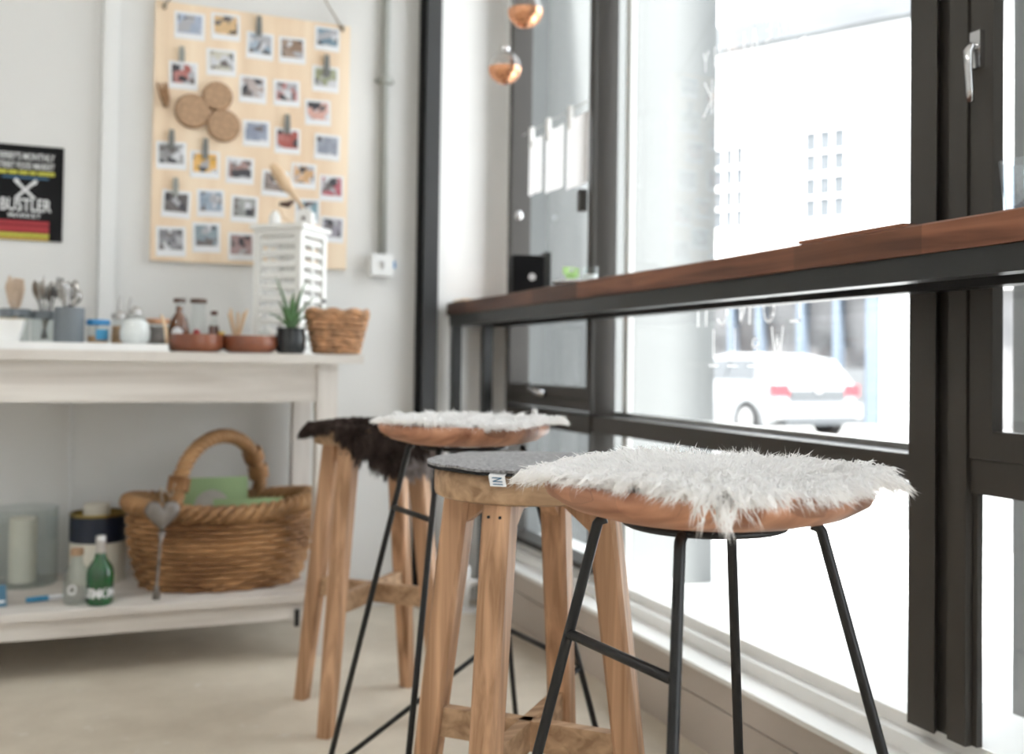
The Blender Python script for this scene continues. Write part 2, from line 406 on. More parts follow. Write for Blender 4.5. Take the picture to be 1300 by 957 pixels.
# mullion, big fixed pane, pillar
w2 = empty('window_2', (XW, (yM1+yP0)/2, .25)); w2['kind'] = 'structure'
b = MB(); yk = (ym+yM1)/2; b.prism([(x_, y_, .25) for x_, y_ in ((XI, ym), (XI, yk+.004), (XI+.012, yk+.002), (XI+.012, yk-.006), (XI+.002, yk-.008), (XI+.002, yM1), (XG+.012, yM1), (XG+.012, ym))], (0, 0, H2-.25)); struct('trim_3', b, 'frame')
fr(w2, (x0, yP0, TZ0), (x1, yM1, TZ1), 'transom_bar')
wl(bx((x1-.012, yP0, TZ1), (x1+.02, yM1, TZ1+.012)), 'drip_ledge', 'brushed', w2)
wl(bx((XG, yP0, .25), (XG+.006, yM1, TZ0)), 'lower_glass_pane', 'pane', w2)
wl(bx((XG, yP0, TZ1), (XG+.006, yM1, H2)), 'upper_glass_pane', 'pane', w2)
yb = Yat(793, XG)
wl(bx((XG+.012, yb-.0, .25), (XG+.03, yb+.034, H2)), 'glazing_bead', 'trimwhite', w2)
# pillar with stepped faces
b = MB()
ya, ybb = yP1, yP0
pl = [(XI-.005, Yat(1188, XI-.005)), (XI-.005, yP0), (XG+.012, yP0), (XG+.012, yP1+.065), (XI+.02, yP1), (XI, yP1), (XI, Yat(1204, XI)), (XI+.014, Yat(1203, XI+.01)), (XI+.014, Yat(1190, XI+.01))]
b.prism([(x, y, .25) for x, y in pl], (0, 0, H2-.25)); struct('trim_4', b, 'frame')

# window_3 : casement beside the camera
w3 = empty('window_3', (XW, .9, .25)); w3['kind'] = 'structure'
XT = XI+.024; yS = Yat(1260, XI+.004)
s3 = ring(w3, 'opening_sash', .35, yP1-.003, TZ1+.006, H2-.02, yP1-.003-yS, XI+.004, XT+.004)
wl(bx((XT, .43, TZ1+.04), (XT+.004, yS-.001, H2-.1)), 'glass_pane', 'pane', s3)
fr(w3, (XI+.010, .35, TZ0-.005), (XT+.01, yP1-.001, TZ1+.005))
yT = Yat(1240, XG); fr(w3, (XI+.012, Yat(1218, XI), .25), (XG+.02, yT, TZ0-.006)) if False else fr(w3, (XI+.016, yP1-.010, .25), (XT+.005, yP1-.001, TZ0-.006))
yl = Yat(1245, XG)
fr(w3, (x0+.02, Yat(1216), .25), (x1, yP1, TZ0-.03)) if False else None
wl(bx((XT, .35, .25), (XT+.004, yP1-.011, TZ0-.006)), 'glass_pane', 'pane', w3)
sash_handle(s3, onX(1243, 64, XI+.002))
b = MB(); b.box((XW-.03, .25, .25), (XW+.1, .348, H2)); struct('trim_5', b, 'frame')
# window_4 : beyond the frame, lets the daylight in
w4 = empty('window_4', (XW, -1.5, .25)); w4['kind'] = 'structure'
ring(w4, 'window_frame', -3.6, .248, .25, H2, .07, XW-.02, XW+.05)
wl(bx((XG, -3.53, .32), (XG+.006, .178, H2-.07)), 'glass_pane', 'pane', w4)
struct('wall_right_rear', bx((1.40, -4.5, .25), (1.62, -3.602, H2)), 'wall')

# window vinyl lettering, drawn as thin strokes (reads from the street)
GL = {
 'B': [[(0,0),(0,1),(.35,1),(.55,.9),(.6,.75),(.5,.6),(.35,.53),(0,.53)],[(.35,.53),(.6,.42),(.68,.25),(.6,.08),(.4,0),(0,0)]],
 'R': [[(0,0),(0,1),(.35,1),(.6,.88),(.62,.68),(.5,.52),(.3,.46),(0,.46)],[(.3,.46),(.65,0)]],
 'E': [[(.55,1),(0,1),(0,0),(.58,0)],[(0,.5),(.45,.5)]],
 'A': [[(0,0),(.33,1),(.66,0)],[(.13,.35),(.53,.35)]],
 'K': [[(0,0),(0,1)],[(.55,1),(0,.45),(.6,0)]],
 'F': [[(.55,1),(0,1),(0,0)],[(0,.5),(.42,.5)]],
 'S': [[(.58,.85),(.45,.98),(.2,1),(.04,.85),(.08,.65),(.3,.52),(.52,.4),(.6,.2),(.45,.03),(.18,0),(0,.15)]],
 'T': [[(0,1),(.62,1)],[(.31,1),(.31,0)]],
 'L': [[(0,1),(0,0),(.5,0)]],
 'U': [[(0,1),(0,.3),(.08,.1),(.3,0),(.52,.1),(.6,.3),(.6,1)]],
 'N': [[(0,0),(0,1),(.6,0),(.6,1)]],
 'C': [[(.62,.85),(.45,.98),(.25,.98),(.06,.8),(0,.5),(.06,.2),(.25,.02),(.45,.02),(.62,.15)]],
 'H': [[(0,0),(0,1)],[(.6,0),(.6,1)],[(0,.5),(.6,.5)]],
 'W': [[(0,1),(.22,0),(.42,.8),(.62,0),(.84,1)]],
 'e': [[(0,.35),(.5,.35),(.45,.6),(.25,.68),(.05,.58),(0,.35),(.05,.1),(.25,0),(.48,.08)]],
 'l': [[(.1,1),(.1,0)]],
 'D': [[(0,0),(0,1),(.3,1),(.55,.8),(.62,.5),(.55,.2),(.3,0),(0,0)]],
 'I': [[(.1,0),(.1,1)]], 'Y': [[(0,1),(.3,.5),(.6,1)],[(.3,.5),(.3,0)]], '_': [[(0,0),(.75,0)]],
}
def strokes(mb, word, y, z, h, pitch, w, X):
    for i, ch in enumerate(word):
        for pl in GL.get(ch, []):
            for a, c in zip(pl, pl[1:]):
                A = Vector((X, y+i*pitch+a[0]*h*.72, z+a[1]*h)); C = Vector((X, y+i*pitch+c[0]*h*.72, z+c[1]*h))
                d = (C-A).normalized(); nrm = Vector((0, -d.z, d.y))*w/2; e = d*w*.4
                mb.quad(A-e-nrm, C+e-nrm, C+e+nrm, A-e+nrm)
for word, y, z, h, pitch, w in (('HEALTHY', 1.93, 1.69, .05, .055, .003), ('BREAK', 1.855, 1.568, .09, .096, .003), ('FAST', 1.925, 1.451, .09, .082, .003), 
                                ('LUNCH', 1.868, 1.008, .092, .097, .0062), ('Well', 1.93, .925, .07, .095, .005), ('___', 2.03, .903, .07, .085, .005)):
    b = MB(); strokes(b, word, y, z, h, pitch, w, XG-.002); wl(b, 'window_lettering', 'vinyl', w2)

# papers clipped to a wire across the casement window
wire0, wire1 = onX(664, 172, XW-.06), onX(747, 128, XW-.06)
pr = thing('hanging_wire', wire0, 'thin wire strung across the narrow window beside the corner, holding white sheets', 'wire')
b = MB(); b.tube([Vector((0,0,0)), wire1-wire0], .0016, 6); b.build('wire', 'brushed', pr)
for k, (pa, pb, lab) in enumerate(((672, 690, 'narrow white paper sheet clipped at the corner end of the window wire'), (692, 717, 'white paper sheet clipped at the middle of the window wire'), (719, 748, 'faintly lilac white sheet clipped to the window wire next to the dark mullion'))):
    A = onX(pa, 176-(pa-664)*.53+4, XW-.062); B_ = onX(pb, 176-(pb-664)*.53+4, XW-.062)
    zt = A.z-.012; zb = onX(pa, 250-(pa-664)*.15, XW-.06).z
    t = thing('paper_sheet', (A.x, A.y, zb), lab, 'paper', 'paper sheets clipped to the window wire')
    b = MB(); n = 8
    f_ = [Vector((.004*math.sin(i*1.3+k), (B_.y-A.y)*i/n, 0)) for i in range(n+1)]
    for i in range(n): b.quad(f_[i], f_[i+1], f_[i+1]+Vector((0, 0, zt-zb)), f_[i]+Vector((0, 0, zt-zb)))
    bmesh.ops.remove_doubles(b.bm, verts=b.bm.verts, dist=1e-5)
    so = b.build('sheet', 'sheer', t, True)
    yy = (B_.y-A.y)*.2
    b = MB(); b.box((-.008, yy-.009, zt-zb-.03), (.006, yy+.009, zt-zb+.045)); b.bevel(.003); b.build('clip', 'white', t)

# ------------------------------------------------------------------ back wall fittings
pA, pB = onY(523, 510, YB-.03), onY(548, 510, YB-.03)
pxm = onY(548, 0, YB-.03).x
xc = (pA.x+pB.x)/2
t = thing('steel_post', (xc+.014, YB-.04, 0), 'tall dark steel post standing against the white back wall near the corner', 'post')
b = MB(); b.box((-.027, -.032, 0), (.030, .038, CEIL)); b.bevel(.004); b.build('post', 'darkpost', t)
b = MB(); b.box((-.038, -.020, 0), (-.0275, .038, CEIL)); b.build('side_flange', 'black', t)
struct('wall_corner_lit', bx((xc+.050, YB-.016, 0), (1.3995, YB-.0005, CEIL)), 'litwall')  # thin sheet added over the back wall, its colour carries the corner's brightness
# white trunking
p = onY(139, 200, YB)
t = thing('cable_trunking', (p.x, YB-.0, .93), 'white vertical cable trunking on the back wall between black poster and photo board', 'trunking')
b = MB(); b.box((-.024, -.028, 0), (.024, -.001, CEIL-.93)); b.bevel(.005); b.build('cover', 'plastic', t, 40)
b = MB(); b.tube([(-.028, -.006, 0), (-.028, -.006, CEIL-.93)], .006, 6); b.build('cable', 'plastic', t, True)
# thin cable seen under the table
b = MB(); p = onY(88, 600, YB-.006); b.tube([(p.x, YB-.006, .22), (p.x+.004, YB-.006, .45), (p.x-.002, YB-.008, .6), (p.x+.002, YB-.006, .88)], .004, 6); tag(b.build('wall_cable', 'plastic', None, True), 'thin pale cable running down the wall below the table', 'cable')
# conduit + switch
sw = onY(480, 338, YB)
t = thing('metal_conduit', (onY(486, 200, YB).x, YB-.016, sw.z+.04), 'grey metal conduit pipe running down the back wall to the white socket box', 'conduit')
b = MB(); b.tube([(0, 0, 0), (0, 0, CEIL-sw.z-.04)], .0155, 14); b.build('pipe', 'conduit', t, True)
cz = onY(482, 103, YB).z-sw.z-.04
b = MB(); b.lathe([(.0156, -.018), (.024, -.012), (.024, .012), (.0156, .018)], (0, 0, cz), 18); b.build('coupling', 'conduit', t, 40)
b = MB(); b.box((-.035, .006, cz-.006), (.035, .0155, cz+.006)); b.build('saddle_clip', 'conduit', t)
t = thing('socket_box', (sw.x+.005, YB-.001, sw.z-.04), 'white surface mounted switch box at the foot of the grey conduit', 'switch box')
b = MB(); b.box((-.042, -.042, 0), (.042, 0, .082)); b.bevel(.005); b.build('back_box', 'plastic', t, 40)
b = MB(); b.box((-.040, -.049, .002), (.040, -.0425, .080)); b.bevel(.002); pl_ = b.build('faceplate', 'plastic', t)
b = MB(); b.box((-.006, -.054, .030), (.006, -.0495, .054)); b.bevel(.001); b.build('rocker', 'brushed', pl_)
b = MB(); b.box((.048, -.012, .035), (.058, 0, .06)); b.build('blue_tab', 'bluelid', t)['label'] = 'small blue tab'

# poster
YP = YB-.004
pr_ = [onY(x, y, YP) for x, y in ((82, 188), (78, 308), (-18, 180))]
px1 = (pr_[0].x+pr_[1].x)/2; px0_ = onY(-14, 200, YP).x; pz1 = onY(40, 185, YP).z; pz0 = onY(40, 305.5, YP).z
t = thing('market_poster', (px0_, YP, pz0), 'black market poster with white, yellow and red print on the back wall', 'poster')
b = MB(); b.box((0, -.002, 0), (px1-px0_, .002, pz1-pz0)); b.build('poster_sheet', 'black', t)
W_, H_ = px1-px0_, pz1-pz0
dg = bpy.context.evaluated_depsgraph_get
def text(par, s, cx, z, h, wmax, mt, y=-.0032, bold=.0, name='lettering', bend=None, ext=.0002):
    cu = bpy.data.curves.new('t', 'FONT'); cu.body = s; cu.size = 1; cu.offset = bold; cu.align_x = 'CENTER'; cu.extrude = 0
    o = bpy.data.objects.new('t', cu); col.objects.link(o)
    bpy.context.view_layer.update()
    me = bpy.data.meshes.new_from_object(o.evaluated_get(dg()))
    bpy.data.objects.remove(o)
    xs = [v.co.x for v in me.vertices]; ys = [v.co.y for v in me.vertices]
    sx = wmax/(max(xs)-min(xs)); sy = h/(max(ys)-min(ys)); mx = (max(xs)+min(xs))/2; my = min(ys)
    for v in me.vertices:
        X = (v.co.x-mx)*sx; Z = (v.co.y-my)*sy
        if bend: v.co = (cx+bend*math.sin(X/bend), -bend*math.cos(X/bend), z+Z)
        else: v.co = (cx+X, y, z+Z)
    me.name = name; me.materials.clear(); me.materials.append(M[mt])
    o = bpy.data.objects.new(name, me); col.objects.link(o); o.parent = par
    return o
cx = W_*.49
text(t, "DERBY'S MONTHLY", cx, H_*.845, H_*.075, W_*.77, 'ink', bold=.02)
text(t, "STREET FOOD MARKET", cx, H_*.75, H_*.068, W_*.77, 'ink', bold=.02)
for x_a, x_b in ((.11, .24), (.26, .38), (.40, .52), (.54, .63), (.65, .88)):   # illegible small print: word-long bars
    b = MB(); b.box((W_*x_a, -.0034, H_*.69), (W_*x_b, -.003, H_*.73)); b.build('print_bar', 'yellow', t)
b = MB(); b.box((W_*.18, -.0034, H_*.648), (W_*.80, -.003, H_*.668)); b.build('print_bar', 'blueink', t)
for sgn in (1, -1):
    b = MB(); b.prism([(cx-.040, -.003, H_*.53-.0045), (cx+.028, -.003, H_*.53-.0045), (cx+.034, -.003, H_*.53-.008), (cx+.046, -.003, H_*.53-.006), (cx+.046, -.003, H_*.53+.005), (cx-.040, -.003, H_*.53+.0045)], (0, -.0005, 0)); bmesh.ops.rotate(b.bm, verts=b.bm.verts, cent=(cx, 0, H_*.53), matrix=Matrix.Rotation(R(-45 if sgn > 0 else -135), 3, 'Y'))
    e_ = b.build('crossed_utensil', 'ink', t)
text(t, "BUSTLER", cx+W_*.015, H_*.305, H_*.135, W_*.68, 'ink', bold=.02)
text(t, "MARKET", cx, H_*.238, H_*.045, W_*.44, 'ink', bold=.01)
for a_, b_, mt in ((.165, .205, 'redink'), (.085, .155, 'redink'), (.038, .075, 'yellow'), (.004, .028, 'gold')):
    b = MB(); b.box((0, -.0034, H_*a_), (W_*.82, -.003, H_*b_)); b.build('print_band', mt, t)

# pine photo board
YBd = YB-.02
c = [onY(x, y, YBd) for x, y in ((196, 0), (445, 33), (439, 343), (192, 329))]
bx0, bx1 = (c[0].x+c[3].x)/2, (c[1].x+c[2].x)/2; bz1 = (c[0].z+c[1].z)/2; bz0 = (c[2].z+c[3].z)/2
t = thing('pine_board', (bx0, YBd, bz0), 'large pale pine board covered with small photo prints on the back wall', 'board')
BW, BH = bx1-bx0, bz1-bz0
b = MB(); b.box((0, -.0, 0), (BW, .019, BH)); b.bevel(.002); b.build('board', 'pine', t)
k1 = onY(209, 8, YBd)-Vector((bx0, YBd, bz0)); k2 = onY(435, 37, YBd)-Vector((bx0, YBd, bz0))
b = MB(); b.tube([(k1.x, -.004, k1.z), (k1.x+.06, -.003, k1.z+.10), (BW/2-.05, .005, BH+.42)], .003, 6)
b.tube([(k2.x, -.004, k2.z), (k2.x-.05, -.003, k2.z+.07), (BW/2+.05, .005, BH+.42)], .003, 6)
b.tube([(BW/2-.051, .005, BH+.42), (BW/2+.051, .005, BH+.42)], .003, 6); b.build('hanging_cord', 'rope', t, True)
for k in (k1, k2):
    b = MB(); b.lathe([(.002, -.012), (.007, -.006), (.008, 0), (.005, .008), (.002, .012)], (k.x, -.006, k.z), 10); b.build('cord_knot', 'rope', t, True)
cards = [  # x0 y0 x1 y1, colour, description
 (222,12,260,54,(.38,.45,.58),'grey-blue picture at the top left of the pine board'),
 (269,14,305,55,(.75,.52,.28),'yellow and orange street picture in the top row, second from its left end'),
 (313,38,347,79,(.33,.42,.52),'blue and brown picture in the top row, held by a dark peg'),
 (355,44,388,84,(.30,.20,.14),'dark brown animal picture in the top row under the pine knots'),
 (400,31,431,68,(.16,.26,.34),'teal picture at the top right of the board beside the cord'),
 (215,75,251,117,(.42,.12,.10),'red-brown picture under a pale peg at the left edge, above the cork discs'),
 (263,59,300,100,(.62,.60,.50),'pale washed-out picture directly above the smallest cork disc'),
 (304,93,338,134,(.45,.38,.36),'greyish tower picture right of the smallest cork disc'),
 (348,99,381,138,(.52,.25,.24),'pink and green picture in the second column from the right, third row'),
 (397,81,430,120,(.36,.38,.24),'green and brown picture hanging from a peg near the right edge'),
 (388,124,420,162,(.72,.42,.36),'pink sunset skyline picture near the right edge'),
 (309,150,343,189,(.28,.32,.42),'slate blue sea picture right of the lower cork disc'),
 (349,160,381,198,(.42,.10,.08),'dark picture with red spot under a peg mid-board'),
 (399,168,431,206,(.30,.33,.40),'grey-blue figures picture below the pink sunset print'),
 (199,177,237,218,(.30,.30,.31),'grey street picture under the left-hand dark peg below the cork discs'),
 (242,189,279,229,(.80,.45,.08),'orange picture under a dark peg below the cork discs'),
 (287,197,322,236,(.36,.22,.20),'crowd picture with brown base below the lower cork disc'),
 (332,214,366,252,(.28,.22,.20),'brown picture partly behind the tilted wooden scoop'),
 (370,205,401,242,(.68,.42,.22),'yellow and pale picture right of the tilted wooden scoop'),
 (406,220,436,258,(.48,.10,.13),'crimson flower picture near the right edge'),
 (205,239,241,279,(.12,.11,.11),'black and white picture under the lowest pale peg'),
 (251,238,285,278,(.30,.38,.48),'blue-grey crowd picture in the middle of the lower left area'),
 (293,246,327,285,(.32,.33,.32),'dark and white doorway picture left of the white lantern top'),
 (375,250,406,288,(.22,.36,.42),'small bluish picture half hidden behind the white block on the lantern'),
 (199,285,236,328,(.22,.22,.24),'dark striped picture in the bottom left corner'),
 (245,280,280,323,(.25,.33,.38),'teal and brown picture in the bottom row, second from its left end'),
 (290,293,323,333,(.35,.22,.22),'reddish shopfront picture in the bottom row beside the lantern'),
 (407,273,436,310,(.35,.33,.38),'pale rider picture low at the right edge beside the lantern'),
]
Yc = YBd-.0008
for (xa, ya, xb, yb_, cl, lb) in cards:
    a_ = onY(xa, ya, Yc); d_ = onY(xb, yb_, Yc); mid = onY((xa+xb)/2, (ya+yb_)/2, Yc)
    w = abs(d_.x-a_.x); h = abs(a_.z-d_.z)*.93
    t = thing('photo_print', (mid.x, Yc, mid.z-h/2), 'white-bordered print, ' + lb, 'photo', 'photo prints on the pine board')
    t.rotation_euler = (0, R(rnd.uniform(-2, 2)), 0)
    b = MB(); b.box((-w/2, -.0012, 0), (w/2, 0, h)); b.build('card', 'paper', t)
    b = MB(); b.box((-w*.40, -.0020, h*.22), (w*.40, -.0014, h*.90)); po = b.build('picture', 'picture', t); po.color = (*cl, 1)
pegs = [(329,20,45,0,'dark grey peg holding the blue and brown print in the top row'), (231,59,78,1,'pale grey peg above the cork discs at the left edge'), (415,69,98,0,'grey peg holding the green and brown print near the right edge'), (365,145,170,0,'grey peg holding the dark print with the red spot'),
        (218,164,189,0,'dark grey peg on the grey street print at the left edge'), (261,175,202,0,'dark grey peg on the orange print'), (223,225,248,1,'pale grey peg on the black and white print low at the left edge')]
for (x, ya, yb_, pale, lb) in pegs:
    a_ = onY(x, ya, Yc-.004); d_ = onY(x, yb_, Yc-.004); h = (a_-d_).z
    t = thing('clothes_peg', (a_.x, Yc-.0026, d_.z), lb, 'peg', 'small pegs on the pine board')
    mt = 'conduit' if pale else 'pegdark'
    for s_ in (-1, 1):
        b = MB(); b.prism([(s_*.0005, 0, 0), (s_*.010, 0, 0), (s_*.009, 0, h*.5), (s_*.0075, 0, h), (s_*.0005, 0, h*.94)], (0, -.008, 0))
        if 'pegdark' not in M: M['pegdark'] = flat('grey_peg_wood', (.20, .205, .20), .7, var=.1)
        b.build('peg_half', mt, t)
    b = MB(); b.tube([(-.011, -.004, h*.55), (.011, -.004, h*.55)], .004, 8); b.build('spring', 'brushed', t)
for (x, y, r, lb) in ((244.7,140.4,20,'largest round cork disc, leftmost of the three on the pine board'), (276.5,121.6,17,'smallest round cork disc, uppermost of the three on the board'), (284,159,19,'round cork disc, lowest of the three on the pine board')):
    p = onY(x, y, YBd-.016); rr = r/F*3.75
    t = thing('cork_disc', (p.x, YBd-.0005, p.z-rr), lb, 'disc', 'cork discs on the pine board')
    b = MB(); b.lathe([(rr, 0), (rr, .012), (rr-.003, .016)], (0, 0, 0), 32); b.build('edge', 'bark', t, 40, xf=Matrix.Translation((0, 0, rr)) @ Matrix.Rotation(R(90), 4, 'X'))
    b = MB(); b.lathe([(rr-.004, .0162), (rr-.004, .018)], (0, 0, 0), 32); b.build('face', 'cork', t, 40, xf=Matrix.Translation((0, 0, rr)) @ Matrix.Rotation(R(90), 4, 'X'))
p = onY(211, 124, YBd-.012); b = MB()
for k in range(5):
    a = rnd.uniform(-1, 1); b.tube([p+Vector((0, 0, -.03)), p+Vector((a*.02, -.004, 0)), p+Vector((a*.035-.01, -.002, .05))], [.008, .007, .002], 6)
tag(b.build('driftwood_twig', 'bark', None, True), 'small brown forked twig fixed left of the largest cork disc', 'twig')

# ------------------------------------------------------------------ table against the back wall
TY0, TY1 = 3.05, 3.58; TZ = .922
def Xt(px, Y=TY0, py=455): return onY(px, py, Y).x
tx1 = Xt(460); tx0 = -1.15; lgo = Xt(430, TY0, 480); lgi = lgo-.062
t = thing('serving_table', ((tx0+tx1)/2, (TY0+TY1)/2, 0), 'long whitewashed wooden serving table with a lower shelf against the back wall', 'table')
tO = t.location.copy()
def tb(lo, hi, name, mt='greywash', bev=.003, par=None):
    b = MB(); b.box(Vector(lo)-tO, Vector(hi)-tO)
    if bev: b.bevel(bev)
    return b.build(name, mt, par or t)
tb((tx0, TY0-.02, .894), (tx1, TY1, TZ), 'tabletop', bev=.005)
tb((tx0+.1, TY0+.018, .775), (lgi-.001, TY0+.040, .893), 'apron')
tb((lgo-.045, TY0+.06, .775), (lgo-.02, TY1-.08, .893), 'side_apron')
for (x, y) in ((lgi, TY0+.012), (lgi, TY1-.075), (tx0+.04, TY0+.012), (tx0+.04, TY1-.075)):
    tb((x, y, 0), (x+.062, y+.062, .893), 'leg', 'greywashz')
tb((tx0+.03, TY0+.08-.09, .175), (lgo-.066, TY1-.01, .197), 'shelf_board', bev=.003)
tb((tx0+.1, TY0+.004, .12), (lgo-.085, TY0+.026, .1745), 'shelf_rail')
b = MB(); p = onY(377, 786, TY0)-tO; b.lathe([(.008, -.02), (.008, .03)], p, 12); b.build('bolt', 'steel', t)
SZ = .197

def P(px, Y, z=TZ): # position on the table under pixel column px
    q = onY(px, 440, Y); return Vector((q.x, Y, z))
k = .00252
SL = TZ+.022
sx1 = Xt(213, 3.1)
b = MB(); b.box((-.55, 3.075, TZ+.0003), (sx1, 3.42, SL)); b.bevel(.005); tag(b.build('serving_slab', 'marble', None), 'long white slab under the cutlery pots and sugar jars', 'slab')
# white square dish at far left
p = P(4, 3.16, SL+.0004)
t = thing('square_dish', p, 'white square ceramic dish cut by the left picture edge on the slab', 'dish')
b = MB(); o_ = .055
b.loft([[(-o_*.72, -o_*.72, 0), (o_*.72, -o_*.72, 0), (o_*.72, o_*.72, 0), (-o_*.72, o_*.72, 0)], [(-o_, -o_, .062), (o_, -o_, .062), (o_, o_, .062), (-o_, o_, .062)],
        [(-o_+.006, -o_+.006, .062), (o_-.006, -o_+.006, .062), (o_-.006, o_-.006, .062), (-o_+.006, o_-.006, .062)], [(-o_*.66, -o_*.66, .008), (o_*.66, -o_*.66, .008), (o_*.66, o_*.66, .008), (-o_*.66, o_*.66, .008)]]); b.build('dish', 'white', t)
b = MB(); o_ += .001; b.loft([[(-o_, -o_, .0625), (o_, -o_, .0625), (o_, o_, .0625), (-o_, o_, .0625)], [(-o_, -o_, .065), (o_, -o_, .065), (o_, o_, .065), (-o_, o_, .065)]]); b.bm.faces.ensure_lookup_table()
bmesh.ops.delete(b.bm, geom=[f for f in b.bm.faces if abs(f.normal.z) > .9 or len(f.verts) == 4 and abs(f.calc_center_median().z-.0625) < 1e-4 or abs(f.calc_center_median().z-.065) < 1e-4], context='FACES_ONLY'); b.build('rim_line', 'tingold', t)

def vessel(prof, wall=.003):
    """open vessel profile with inner wall"""
    inner = [(max(r-wall, .001), z) for r, z in prof[::-1]]
    inner[-1] = (inner[-1][0], prof[0][1]+wall)
    return prof + inner
def piece(kind, base, h, lean, az, root, mt, spin=0):
    """one fork / spoon / knife standing handle down"""
    b = MB(); pts = []
    top = Vector((math.sin(lean)*math.cos(az), math.sin(lean)*math.sin(az), math.cos(lean)))
    Q = top.to_track_quat('Z', 'X').to_matrix().to_4x4(); 
    Q = Matrix.Translation(base) @ Q @ Matrix.Rotation(spin, 4, 'Z')
    b.loft([[(-.004, -.001, 0), (.004, -.001, 0), (.004, .001, 0), (-.004, .001, 0)], [(-.0025, -.001, h*.68), (.0025, -.001, h*.68), (.0025, .001, h*.68), (-.0025, .001, h*.68)]])
    if kind == 'spoon':
        rings = []
        for i in range(7):
            s_ = i/6; w = .017*math.sin(PI*min(max(s_*.92+.06, 0), 1))**.6; z = h*.66+s_*h*.34
            rings.append([(w*math.cos(a), .003+.005*math.sin(PI*s_)+.0022*math.sin(a), z) for a in [2*PI*j/10 for j in range(10)]])
        b.loft(rings)
    elif kind == 'fork':
        b.box((-.009, -.001, h*.68), (.009, .001, h*.80))
        for j in range(4): x = -.009+j*.005; b.box((x, -.001, h*.80), (x+.003, .001, h))
    else:
        b.loft([[(-.006, -.001, h*.6), (.008, -.001, h*.6), (.008, .001, h*.6), (-.006, .001, h*.6)], [(-.008, -.001, h*.9), (.009, -.001, h*.9), (.009, .001, h*.9), (-.008, .001, h*.9)], [(-.002, -.001, h), (.003, -.001, h), (.003, .001, h), (-.002, .001, h)]])
    o = b.build(kind, mt, None, 40, xf=Matrix.Translation(root) @ Q)
    return o
def pot(px, Y, r, h, body, mt, lab, name='cutlery_pot', lid=None):
    p = P(px, Y, SL+.0004); t = thing(name, p, lab, 'pot')
    b = MB(); b.lathe(vessel([(r*.96, 0), (r, .004), (r, h)]), (0,0,0), 28, caps=True); b.build('pot', mt, t, 40)
    return t, p
specs = [
 (18, 3.27, .040, .098, 'clear', 'clear glass jar of wooden cutlery at the left end of the slab', 'glass_jar', [('knife','bamboo','wooden knife standing in the left glass jar','wooden cutlery in the left glass jar')]*5 + [('fork','bamboo','wooden fork standing in the left glass jar','wooden cutlery in the left glass jar')]*3, .175),
 (56, 3.30, .040, .095, 'clear', 'clear glass jar of dark spoons and forks behind the grey pot', 'glass_jar', [('fork','darkcut','dark steel fork standing in the middle glass jar','dark cutlery in the middle glass jar')]*5 + [('spoon','cutlery','bright steel spoon rising from the middle glass jar','spoons in the middle glass jar')]*3, .185),
 (87, 3.20, .042, .104, 'greyenamel', 'grey enamel cylinder pot full of steel cutlery on the slab', 'cutlery_pot', [('spoon','cutlery','steel spoon leaning out of the grey enamel pot','steel cutlery in the grey enamel pot')]*5 + [('fork','cutlery','steel fork leaning out of the grey enamel pot','steel cutlery in the grey enamel pot')]*5, .165),
]
for (px, Y, r, h, mt, lab, nm, its, L) in specs:
    t, p = pot(px, Y, r, h, None, mt, lab, nm)
    if nm == 'glass_jar':
        b = MB(); b.lathe([(r+.0005, h-.024), (r+.004, h-.022), (r+.004, h-.001), (r+.0005, h)], (0,0,0), 28, caps=False); b.build('rim_band', 'greyenamel', t, 40)
    for i, (kd, km, kl, kg) in enumerate(its):
        a = 2*PI*i/len(its)+rnd.uniform(-.3, .3); rr = r*.30
        o = piece(kd, Vector((rr*.6*math.cos(a+PI), rr*.6*math.sin(a+PI), .012)), L*rnd.uniform(.9, 1.06), rnd.uniform(.12, .26), a, p, km, rnd.uniform(-1.2, 1.2))
        tag(o, kl, 'cutlery', kg)
# blue lidded jar
p = P(124, 3.22, SL+.0004); t = thing('small_jar', p, 'small glass jar with a blue lid and blue label on the slab', 'jar')
b = MB(); b.lathe([(.029, 0), (.032, .004), (.032, .048), (.028, .054)], n=26); b.build('glass_body', 'clear', t, 40)
b = MB(); b.lathe([(.026, .003), (.0285, .006), (.0285, .022)], n=24); b.build('contents', 'brownsugar', t, 40)
b = MB(); b.lathe([(.0315, .054), (.0335, .056), (.0335, .068), (.031, .071)], n=26); b.build('lid', 'bluelid', t, 40)
b = MB(); 
pts = [(.0326*math.sin(a), -.0326*math.cos(a)) for a in [R(-10+9*i) for i in range(9)]]
for q, w_ in zip(pts, pts[1:]): b.quad((q[0], q[1], .010), (w_[0], w_[1], .010), (w_[0], w_[1], .042), (q[0], q[1], .042))
b.build('label_sticker', 'bluelabel', t)
# sugar pourers
def shaker(px, Y, r, h, fill, fh, lab, mt='brushed', prof=None, spout=True):
    p = P(px, Y, SL+.0004); t = thing('sugar_shaker', p, lab, 'shaker', None)
    prof = prof or [(r*.9, 0), (r, .005), (r, h*.72), (r*.8, h*.86), (r*.8, h)]
    b = MB(); b.lathe(prof, n=28); b.build('glass_body', 'clear', t, 40)
    pf = [(max(a-.002, .001), min(z+.002, fh)) for a, z in prof if z < fh*.9] + [(([a for a, z in prof if z <= fh+.02] or [r])[-1]-.003, fh)]
    b = MB(); b.lathe(pf, n=28); b.build('sugar', fill, t, 40)
    rr = prof[-1][0]
    b = MB(); b.lathe([(rr+.0006, h-.012), (rr+.003, h-.010), (rr+.003, h+.004), (rr*.5, h+.012), (.005, h+.014)], n=24); l_ = b.build('metal_top', mt, t, 40)
    if spout:
        b = MB(); b.tube([(0, 0, h+.012), (.002, 0, h+.04), (.006, 0, h+.058)], [.005, .0045, .0035], 10); b.build('spout', mt, l_, 40)
    return t
